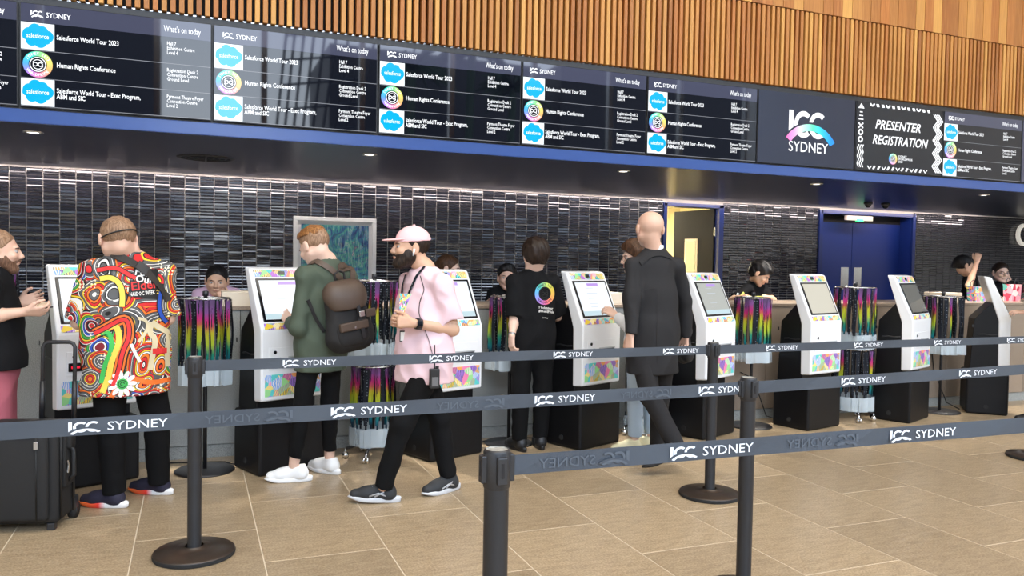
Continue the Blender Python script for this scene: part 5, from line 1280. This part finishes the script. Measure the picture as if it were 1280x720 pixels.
b = wrap_ribbon(tbp, [(.03, -.2, .16), (.03, -.2, .05), (.03, -.2, -.05), (.035, -.2, -.15)], .022, .022, .004, 24); roll(obj('closing_strap', b, M['black_plastic'], bp))
b = newbox(.015, .050, -.125, -.100, -.012, .024, .004); roll(obj('buckle', b, M['steel'], bp))
b = newbox(.085, .150, -.075, -.060, -.03, .02, .006); roll(obj('side_tab', b, M['leather'], bp))
b = bmesh.new(); tube(b, [(-.03, .03, .20), (-.03, .03, .25), (0, .03, .265), (.03, .03, .25), (.03, .03, .20)], .007, 8); roll(obj('grab_loop', b, M['canvas'], bp))
for pts in ([A(428, 352, 5.15), A(415, 338, 5.2), A(402, 330, 5.25), A(393, 326, 5.3), A(385, 330, 5.45)], [A(440, 352, 5.15), A(440, 338, 5.2), A(437, 328, 5.3), A(435, 328, 5.45)], [A(384, 375, 5.2), A(396, 400, 5.1), A(405, 415, 5.15)]):
    b = wrap_ribbon(tr, pts, .040 if len(pts) > 3 else .022, .006, .006, 24)
    for v in b.verts:
        q_ = Matrix.Rotation(-R_(18), 4, 'Z') @ (v.co-o); v.co = Vector((q_.x/1.12, q_.y/1.1, q_.z/1.08))
    obj('shoulder_strap', b, M['leather'] if len(pts) > 3 else M['canvas'], bp)

# 3 --- man in the pink cap
loc = (G(528, 4.88)[0], 4.88, 0)
p = build_person(loc, 'bearded man in a pink cap and pink tee walking left, hands clasped', -112, H=1.72, lean=(.0, .0), headaz=-92, headpitch=-2, headpos=A(513, 310, 4.90), broad=1.12, belly=.012, sk='warm', jaw=1.05,
    arms={'L': (A(566, 412, 4.72), A(517, 404, 4.68)), 'R': (A(506, 410, 5.08), A(503, 402, 4.84))}, hands={'L': (nrm((-1, .25, .10)), nrm((.15, 1, -.15)), -1, (50, 55, 35)), 'R': (nrm((-.85, -.50, .12)), nrm((.3, -1, 0)), 1, (45, 50, 35))},
    legs={'L': (G(503, 4.74, .50), G(479, 4.80, .10)), 'R': (G(549, 4.92, .49), G(560, 4.92, .10))}, top='tshirt', topm=M['pink_cloth'], botm=M['black_trouser'], sleeve='short', hem=.428, loose=.028,
    hair=('buzz', 'dark'), beard=('full', 'beard'), folds_amp=.013, pantw=1.05, pants_end=.0, seed=12)
M['laces_grey'] = mat('grey_lace', (.3, .3, .3), .6)
shoe(p.root, G(479, 4.82, 0), -76, M['shoe_dark'], M['foam_grey'], L=.31, accent=M['silver'], pitch=-4, lace=M['laces_grey'], lift=.004); shoe(p.root, G(560, 4.92, 0), -112, M['shoe_dark'], M['foam_grey'], L=.30, accent=M['silver'], lace=M['laces_grey'])
pr = p.root
s = Sdf(); s.ell((0, -.016, .036), (.086, .106, .094), .02); s.clips.append((nrm((0, -.12, -1)), -.036)); s.scale(HS).xform(p.HR, p.hc); cp = obj('cap', to_mesh('cap', [s.mesh(.006)], loc), M['pink_cap'], pr)
s = Sdf(); s.cone((0, .06, .046), (0, .115, .040), .068, .056, .03, ((0, .1, 1), 8)); s.scale(HS).xform(p.HR, p.hc); obj('cap_brim', to_mesh('brim', [s.mesh(.005)], loc), M['pink_cap'], cp)
b = bmesh.new(); bmesh.ops.create_uvsphere(b, u_segments=8, v_segments=6, radius=.009); bmesh.ops.transform(b, matrix=p.Mh @ Matrix.Translation((0, -.016, .130)), verts=b.verts[:]); obj('cap_button', b, M['pink_cap'], cp, True)
b = bmesh.new(); tube(b, [p.Mh @ Vector((-.092, .004, -.006)), p.Mh @ Vector((-.094, .010, -.045))], [.007, .004], 8); obj('earbud', b, M['white'], pr, True)
wr, el = Vector(A(517, 404, 4.68)), Vector(A(566, 412, 4.72)); d_ = (el-wr).normalized(); b = bmesh.new(); tube(b, [wr+d_*.015-Vector(loc), wr+d_*.050-Vector(loc)], .0345, 20); obj('watch_band', b, M['cuff_black'], pr, True)
b = newbox(-.016, .016, -.006, .006, -.02, .02, .004); bmesh.ops.transform(b, matrix=Matrix.Translation(wr+d_*.033-Vector(loc)+Vector((0, -.034, .004))), verts=b.verts[:]); obj('watch_face', b, M['black_gloss'], pr)
tr = bvh(p.top)
ln = root('lanyard_with_badge', tuple(loc), 'colourful neck lanyard with badge worn over the pink tee', 'lanyard')
M['lan_dark'] = lan_mat('lanyard_worn', False, 0)
for pts in ([A(531, 334, 4.78), A(521, 346, 4.7), A(514, 362, 4.7), A(509, 374, 4.7)], [A(508, 344, 4.75), A(504, 358, 4.7), A(503, 372, 4.7)]):
    b = wrap_ribbon(tr, pts, .016, .006, .003, 26); obj('strap', sub_root(b, ln), M['lan_dark'], ln)
def flat_on(name, x0, x1, z0, z1, px, py, m, off, t_=.004):
    h = tr.ray_cast(Vector(A(px, py, 4.3)), (Vector(A(px, py, 4.9))-Vector(A(px, py, 4.3))).normalized())[0]
    if h is None: h = Vector(A(px, py, 4.72))
    q = h+Vector((-.15, -1, 0)).normalized()*off-Vector(loc); b = newbox(x0, x1, -t_, 0, z0, z1, .0015, seg=1); bmesh.ops.transform(b, matrix=Matrix.Translation(q) @ Matrix.Rotation(R_(-10), 4, 'Z'), verts=b.verts[:]); return obj(name, b, m, ln)
flat_on('badge', -.040, .040, -.065, .065, 507, 380, M['floral'] if 0 else m_art('badge_art', 5.0, 60), .012)
flat_on('badge_holder', -.018, .018, -.035, .035, 503, 420, M['black_plastic'], .012); flat_on('badge_card', -.014, .014, -.028, .026, 503, 420, M['white_matt'], .017)
rd = root('two_way_radio', tuple(loc), 'black two-way radio clipped to the belt of the pink cap man', 'radio')
h = Vector(A(543, 470, 4.64)); q = h-Vector(loc); q.y = -.24
b = newbox(-.030, .030, -.018, .018, -.075, .045, .006); bmesh.ops.translate(b, vec=q, verts=b.verts[:]); bd_ = obj('body', b, M['black_plastic'], rd)
b = bmesh.new(); tube(b, [q+Vector((.0, 0, .04)), q+Vector((0, 0, .19))], [.005, .003], 8); obj('antenna', b, M['rubber'], rd, True)
for x in (.012, .022): b = bmesh.new(); tube(b, [q+Vector((x, 0, .04)), q+Vector((x, 0, .060))], .006, 10); obj('knob', b, M['rubber'], rd, True)
b = newbox(-.020, .020, -.0195, -.017, -.060, -.005, .001, seg=1); bmesh.ops.translate(b, vec=q, verts=b.verts[:]); obj('keypad', b, mat('keypad_grey', (.16, .16, .17), .5), rd)
b = wrap_ribbon(tr, [A(526, 345, 4.6), A(531, 362, 4.6), A(525, 378, 4.6), A(524, 392, 4.6), A(536, 425, 4.6), A(540, 440, 4.6), A(542, 452, 4.6)], .004, .004, .003, 50); obj('earpiece_wire', sub_root(b, rd), M['black_plastic'], rd)

# 4 --- man in the black tee
loc = (G(663, 5.83)[0], 5.83, 0)
p = build_person(loc, 'person in a black tee with a round rainbow back print standing behind the far belt', 2, H=1.70, headaz=4, headpitch=12, headpos=A(669, 320, 5.80), broad=1.05, sk='pale',
    arms={'L': (A(643, 398, 5.80), A(640, 419, 5.72)), 'R': (A(697, 395, 5.90), A(690, 402, 6.08))}, hands={'L': (nrm((-.05, -.1, -1)), nrm((1, .2, 0)), -1, (25, 30, 20)), 'R': (nrm((-.4, .9, .1)), (0, .3, -1), 1, (30, 40, 30))},
    legs={'L': (G(651, 5.80, .48), G(649, 5.82, .09)), 'R': (G(678, 5.82, .48), G(675, 5.84, .09))}, top='tshirt', topm=M['black_cloth'], botm=M['black_trouser'], sleeve='elbow', hem=.45, loose=.028,
    hair=('mop', 'dark'), folds_amp=.012, pantw=1.10, pants_end=.0, seed=21)
shoe(p.root, G(649, 5.82, 0), -12, M['shoe_black'], M['shoe_black'], L=.28); shoe(p.root, G(675, 5.84, 0), 10, M['shoe_black'], M['shoe_black'], L=.28)
tr = bvh(p.top); pr = p.root; o5 = Vector(A(681, 367, 5.3)); rr5 = Vector(p.rt); ff5 = (o5-Vector((0, 0, CAM_H))).normalized()
class _T: pass
tmp = D.objects.new('back_print', None); link(tmp, pr); hit = tr.ray_cast(Vector((0, 0, CAM_H)), ff5)[0] or Vector((o5.x, 5.68, o5.z))
tmp.location = hit-Vector(loc)-ff5*.012; tmp.rotation_euler = (0, 0, R_(4))
wheel_children(tmp, .088, 0, M['wheel_print'], M['print_white'])
for c_ in tmp.children:
    if c_.name.startswith('ring_lettering'): c_.data.materials[0] = M['print_black']
for c_ in list(tmp.children):      # lay the print on the cloth
    for v in c_.data.vertices:
        wv = Vector(loc)+tmp.location+Matrix.Rotation(R_(4), 3, 'Z') @ v.co; hh = tr.ray_cast(wv-ff5*.3, ff5)[0]
        if hh is not None: nv = hh-ff5*(.0045-v.co.y*1.2 if v.co.y < 0 else .004); v.co = Matrix.Rotation(-R_(4), 3, 'Z') @ (nv-Vector(loc)-tmp.location)
for s_, hgt, dz, wd in (('I Volunteer', .021, -.108, .125), ('#WorldPride', .021, -.134, .135), ('sydney', .009, -.178, .05)):
    me = text_mesh(s_, hgt, bold=.03, res=1, width=wd); me = decal(me, tr, o5+Vector((-.045 if wd > .1 else -.015, 0, dz)), (1, .06, -.09), (0, 0, 1), ff5, .004, 1); obj('print_text', sub_root(me, pr), M['print_white'], pr)
b = bmesh.new(); wr, el = Vector(A(640, 419, 5.72)), Vector(A(643, 398, 5.80)); d_ = (el-wr).normalized(); tube(b, [wr+d_*.0-Vector(loc), wr+d_*.012-Vector(loc)], .031, 18); obj('bracelet', b, M['steel'], pr, True)

# 5 --- bald man in the dark suit
loc = (G(812, 5.02)[0], 5.02, 0)
p = build_person(loc, 'tall bald man in a charcoal suit seen from behind, walking left past the fifth kiosk', -5, H=1.89, lean=(-.0, .0), headaz=5, headpitch=4, headpos=A(812, 286, 5.02), broad=1.16, sk='fair', jaw=1.05,
    arms={'L': (A(790, 372, 4.94), A(788, 418, 4.88)), 'R': (A(856, 376, 5.08), A(857, 420, 5.12))}, hands={'L': (nrm((-.10, .0, -1)), nrm((.9, .3, 0)), -1, (20, 30, 25), 1.05), 'R': (nrm((0, 0, -1)), (-1, 0, 0), 1, (50, 60, 40))},
    legs={'L': (G(812, 4.92, .56), G(846, 4.80, .20)), 'R': (G(826, 5.12, .55), G(822, 5.22, .10))}, top='suit_jacket', topm=M['suit'], bottom='suit_trousers', botm=M['suit'], sleeve='long', hem=.372, loose=.026, collar=1,
    hair=None, folds_amp=.012, pantw=1.12, pants_end=.0, seed=31, headw=1.12)
pr = p.root
shoe(pr, (G(838, 4.80)[0], 4.80), -74, M['shoe_black'], M['shoe_black'], L=.31, pitch=24, z0=.125, lace=M['shoe_dark']); shoe(pr, G(820, 5.24, 0), -50, M['shoe_black'], M['shoe_black'], L=.31)
s = Sdf(); nb = p.hc+p.HR @ V3(0, -.045, -.10); nk_ = p.sh+V3(0, 0, .085); s.cone(nk_-V3(0, 0, .04), nk_+V3(0, 0, .012), .068, .064, .005, flat=True); obj('shirt_collar', to_mesh('c', [s.mesh(.006)], loc), M['shirt_white'], pr)
tr = bvh(p.top); b = wrap_ribbon(tr, [A(800, 330, 4.7), A(813, 319, 4.72), A(826, 317, 4.75), A(838, 322, 4.8)], .035, .004, .005, 20); obj('jacket_collar', sub_root(b, pr), M['suit'], pr)
b = wrap_ribbon(tr, [A(821, 405, 4.6), A(821, 430, 4.6), A(822, 455, 4.6)], .006, .002, .002, 16); obj('back_vent', sub_root(b, pr), M['dark'], pr)
b = wrap_ribbon(tr, [A(820, 325, 4.6), A(821, 365, 4.6), A(821, 405, 4.6)], .003, .001, .001, 24); obj('back_seam', sub_root(b, pr), M['dark'], pr)
bg_ = root('shoulder_bag', A(855, 425, 5.22), 'black shoulder bag hanging at the right side of the man in the suit', 'bag', rz=R_(-20))
s = Sdf(); s.cone((0, -.10, -.09), (0, .10, -.09), .075, .075, .04, ((1, 0, 0), 1.4)); s.cone((0, -.09, .08), (0, .09, .08), .055, .055, .04, ((1, 0, 0), 1.4)); s.cone((0, 0, -.09), (0, 0, .1), .09, .06, .04, ((1, 0, 0), 1.6)); s.disp = folds(.005, 8); obj('body', to_mesh('b', [s.mesh(.008)]), M['canvas'], bg_)
b = bmesh.new(); tube(b, [(0, -.08, .12), (-.01, -.06, .35), (-.03, 0, .52), (-.01, .06, .35), (0, .08, .12)], .010, 8, flat=.5); obj('strap', b, M['leather'], bg_, True)

# 6 --- woman behind him at the fourth kiosk
loc = (G(797, 5.46)[0], 5.46, 0)
p = build_person(loc, 'curly brown-haired person in glasses mostly hidden behind the man in the suit', -50, H=1.64, headaz=-78, headpitch=6, headpos=A(795, 322, 5.46), broad=.9, sk='pale', jaw=.85,
    arms={'L': (A(787, 408, 5.44), A(771, 396, 5.56)), 'R': (G(812, 5.5, 1.05), G(812, 5.56, .85))}, hands={'L': (nrm((-.6, .55, .50)), nrm((.1, .8, -.6)), -1, (15, 35, 30)), 'R': (nrm((0, 0, -1)), (-1, 0, 0), 1)},
    legs={'L': (G(795, 5.46, .46), G(793, 5.46, .09)), 'R': (G(812, 5.5, .46), G(814, 5.52, .09))}, top='blouse', topm=M['shirt_white'], botm=M['blue_cloth'], sleeve='long', hem=.47, loose=.01, collar=1, hair=('curly', 'brown'), glasses=True, seed=41, pants_end=.12)
shoe(p.root, G(790, 5.46, 0), -75, M['shoe_cream'], M['shoe_cream'], L=.25); shoe(p.root, G(808, 5.52, 0), -60, M['shoe_cream'], M['shoe_cream'], L=.26)

# 7 --- man at the left edge
loc = (G(-6, 5.33)[0], 5.33, 0)
p = build_person(loc, 'balding bearded man in a black tee and rose trousers at the left edge, facing right', 88, H=1.68, headaz=84, headpitch=2, headpos=A(-2, 314, 5.33), broad=1.08, belly=.02, sk='fair',
    arms={'R': (A(-18, 396, 5.14), A(28, 390, 5.16)), 'L': (A(-12, 392, 5.50), A(22, 380, 5.46))}, hands={'R': (nrm((1, .15, .02)), nrm((0, .75, .65)), 1, (20, 35, 25)), 'L': (nrm((1, -.1, .35)), nrm((.1, -.9, .2)), -1, (12, 15, 10))},
    legs={'R': (G(-2, 5.24, .48), G(-4, 5.28, .09)), 'L': (G(2, 5.44, .48), G(2, 5.42, .09))}, top='tshirt', topm=M['black_cloth'], botm=M['rose_cloth'], sleeve='elbow', hem=.50, loose=.020, hair=('buzz', 'buzz'), beard=('stub', 'stub'), seed=51, pantw=1.1)
shoe(p.root, G(-4, 5.28, 0), 85, M['shoe_black'], M['shoe_black']); shoe(p.root, G(2, 5.42, 0), 80, M['shoe_black'], M['shoe_black'])
ph = root('phone', A(47, 386, 5.22), 'dark phone held by the man at the left edge', 'phone', rz=R_(-20)); b = newbox(-.07, .07, -.035, .035, -.004, .004, .003); obj('phone_body', b, M['black_gloss'], ph); ph.rotation_euler.y = R_(-8)

# 8 --- visitor at the right edge, only the reaching hand in view
loc = (G(1302, 5.30)[0], 5.30, 0)
p = build_person(loc, 'visitor at the right edge reaching a hand towards the side-on kiosk', -50, H=1.72, sk='fair', arms={'L': (G(1296, 5.33, 1.12), A(1283, 391, 5.48)), 'R': (G(1318, 5.3, 1.1), G(1318, 5.4, .88))}, hands={'L': (nrm((-.8, .5, .10)), nrm((0, .4, -1)), -1, (12, 25, 20)), 'R': (nrm((0, 0, -1)), (-1, 0, 0), 1)},
    legs={'L': (G(1296, 5.3, .48), G(1296, 5.3, .09)), 'R': (G(1306, 5.35, .48), G(1306, 5.35, .09))}, top='tshirt', topm=M['black_cloth'], botm=M['black_trouser'], sleeve='elbow', hem=.45, hair=('short', 'dark'), seed=61)
shoe(p.root, G(1296, 5.3, 0), -50, M['shoe_black'], M['shoe_black']); shoe(p.root, G(1306, 5.35, 0), -50, M['shoe_black'], M['shoe_black'])

# staff behind the counter -----------------------------------------------------
def staff(px, Y, headpx, label, az, haz, hp, sitz, arms, hands, top, hair, sk='fair', glasses=False, seed=1, broad=.95, H=1.66, jaw=.9, sleeve='short', tilt=0, belly=0, collar=None):
    loc = (G(px, Y)[0], Y, 0); f = np.array([math.sin(R_(az)), math.cos(R_(az))])*.02
    g = lambda s, z: (loc[0]+s*.09*math.cos(R_(az))+f[0], Y-s*.09*math.sin(R_(az))+f[1], z)
    p = build_person(loc, label, az, H=H, headaz=haz, headpitch=hp, headtilt=tilt, headpos=A(*headpx), sitz=sitz, broad=broad, belly=belly, arms=arms, hands=hands, legs={'L': (g(-1, .44), g(-1, .03)), 'R': (g(1, .44), g(1, .03))},
        topm=top, botm=M['black_trouser'], hair=hair, sk=sk, glasses=glasses, seed=seed, jaw=jaw, sleeve=sleeve, hem=.48, collar=collar, group='staff behind the reception counter')
    for s_ in (-1, 1): shoe(p.root, g(s_, 0), az, M['shoe_black'], M['shoe_black'], L=.26)
    return p
rest = lambda px1, px2, Y=6.95, z=1.16: None
p = staff(271, 7.28, (271, 351, 7.22), 'woman with tied-back black hair in a pink shirt behind the counter, hand at her mouth', 184, 186, 10, -.13,
    {'L': (A(300, 392, 7.16), A(281, 377, 7.02)), 'R': (A(243, 392, 7.16), A(262, 392, 6.98))}, {'L': (nrm((-.35, .1, .9)), nrm((-.3, 1, .2)), -1, (55, 60, 40)), 'R': (nrm((.9, -.2, .1)), (0, .2, -1), 1, (30, 40, 30))}, M['lilac_cloth'], ('bun', 'black'), 'warm', seed=71, sleeve='long', broad=.9, collar=1)
p = staff(563, 7.30, (561, 336, 7.30), 'brown-haired staff member in glasses looking right behind the third kiosk', 140, 118, 8, -.06,
    {'L': (G(578, 7.2, 1.12), G(580, 7.0, 1.16)), 'R': (G(545, 7.2, 1.12), G(552, 7.0, 1.16))}, {'L': (nrm((.2, -1, 0)), (0, 0, -1), -1), 'R': (nrm((.2, -1, 0)), (0, 0, -1), 1)}, M['black_cloth'], ('pulled', 'brown'), 'pale', True, seed=72, broad=.88)
p = staff(632, 7.30, (634, 347, 7.25), 'dark-haired staff member in black looking left, behind the rack left of the black tee', 186, 200, 2, -.12,
    {'L': (G(648, 7.2, 1.08), G(646, 7.0, 1.16)), 'R': (G(612, 7.2, 1.08), G(618, 7.0, 1.16))}, {'L': (nrm((-.2, -1, 0)), (0, 0, -1), -1), 'R': (nrm((.2, -1, 0)), (0, 0, -1), 1)}, M['black_cloth'], ('short', 'black'), 'fair', seed=73, broad=.95)
p = staff(940, 7.25, (950, 342, 7.15), 'black-haired staff member in a black tee looking down at the counter', 160, 140, 38, -.06,
    {'L': (G(966, 7.1, 1.12), G(955, 6.92, 1.17)), 'R': (G(915, 7.1, 1.12), G(932, 6.92, 1.17))}, {'L': (nrm((-.3, -1, -.1)), (0, 0, -1), -1, (30, 40, 30)), 'R': (nrm((.5, -1, -.1)), (0, 0, -1), 1, (30, 40, 30))}, M['black_cloth'], ('mop', 'black'), 'warm', seed=74, broad=1.0)
tr = bvh(p.top); l4 = root('staff_lanyard', tuple(p.root.location), 'white and yellow neck lanyard worn by the black-haired staff member looking down', 'lanyard')
for pts, m_ in (([A(936, 345, 6.9), A(941, 355, 6.8), A(945, 366, 6.8)], M['shirt_white']), ([A(955, 352, 6.8), A(954, 360, 6.8), A(953, 368, 6.8)], mat('yellow_lanyard', (.6, .62, .1), .5))):
    b = wrap_ribbon(tr, pts, .022, .008, .003, 14); obj('strap', sub_root(b, l4), m_, l4)
p = staff(1208, 7.30, (1205, 332, 7.28), 'black-haired staff member with a forearm raised in front of the face', 150, 118, 5, .04,
    {'L': (G(1226, 7.15, 1.15), G(1228, 6.95, 1.17)), 'R': (A(1211, 357, 7.02), A(1221, 328, 6.98))}, {'L': (nrm((-.2, -1, 0)), (0, 0, -1), -1), 'R': (nrm((.15, -.05, 1)), nrm((.8, .5, 0)), 1, (35, 50, 35))}, M['black_cloth'], ('pulled', 'black'), 'warm', seed=75, broad=.98)
p = staff(1252, 7.28, (1251, 341, 7.2), 'smiling staff member in round glasses and black tee, standing left of the floral shirt', 205, 205, 4, -.02,
    {'L': (G(1268, 7.12, 1.10), G(1262, 6.92, 1.17)), 'R': (G(1236, 7.12, 1.12), G(1240, 6.92, 1.17))}, {'L': (nrm((-.7, -.8, 0)), (0, 0, -1), -1), 'R': (nrm((.7, -.8, 0)), (0, 0, -1), 1)}, M['black_cloth'], ('bun', 'dark'), 'pale', True, seed=76, broad=.9)
p = staff(1297, 7.22, (1306, 338, 7.05), 'person in a pink and red floral shirt cut off by the right edge', 220, 215, 5, -.02,
    {'R': (A(1284, 380, 6.92), A(1266, 374, 6.82)), 'L': (G(1315, 6.9, 1.12), G(1312, 6.7, 1.17))}, {'R': (nrm((-1, -.1, .15)), (0, .3, -1), 1, (30, 40, 30)), 'L': (nrm((.1, -1, 0)), (0, 0, -1), -1)}, M['floral'], ('short', 'dark'), 'brown', seed=77, broad=1.1)

# bits on the counter ------------------------------------------------------------
def crate(X, Y, wx, wy, h, label, m, name='gift_bag', cat='bag', handle=True):
    k = root(name, (X, Y, 1.13), label, cat)
    b = bmesh.new()
    t_ = .9
    pts = [(-wx/2, -wy/2), (wx/2, -wy/2), (wx/2, wy/2), (-wx/2, wy/2)]
    A_ = [b.verts.new((x*t_, y*t_, 0)) for x, y in pts]; B_ = [b.verts.new((x, y, h)) for x, y in pts]
    b.faces.new(A_[::-1]); [b.faces.new((A_[i], A_[(i+1) % 4], B_[(i+1) % 4], B_[i])) for i in range(4)]
    C_ = [b.verts.new((x*.95, y*.9, h)) for x, y in pts]; D_ = [b.verts.new((x*.88, y*.8, .01)) for x, y in pts]
    [b.faces.new((B_[i], B_[(i+1) % 4], C_[(i+1) % 4], C_[i])) for i in range(4)]; [b.faces.new((C_[i], C_[(i+1) % 4], D_[(i+1) % 4], D_[i])) for i in range(4)]; b.faces.new(D_)
    obj('bag_body' if handle else 'box_body', b, m, k)
    if handle:
        for y in (-wy/2*.9, wy/2*.9):
            b = bmesh.new(); tube(b, [(-wx*.2, y, h-.02), (-wx*.18, y, h+.05), (0, y, h+.075), (wx*.18, y, h+.05), (wx*.2, y, h-.02)], .004, 6); obj('bag_handle', b, M['black_plastic'], k, True)
    return k
X_ = G(1221, 6.62, 1.2)[0]; crate(X_, 6.62, .19, .12, .17, 'small bag with yellow, red and green print on the counter below the raised forearm', m_art('bag_art', 8.0, 26))
X_ = G(1265, 6.62, 1.2)[0]; crate(X_, 6.62, .16, .12, .20, 'pink and white printed bag with a red handle on the counter at the right edge', M['floral'])
X_ = G(944, 6.60, 1.2)[0]; k = crate(X_, 6.60, .20, .16, .035, 'white desk tray on the counter in front of the staff member looking down', M['white_matt'], 'desk_tray', 'tray', False)
b = newbox(.0, .08, -.03, .05, .03, .06, .004); obj('yellow_pad', b, mat('yellow_pad', (.75, .7, .1), .6), k)
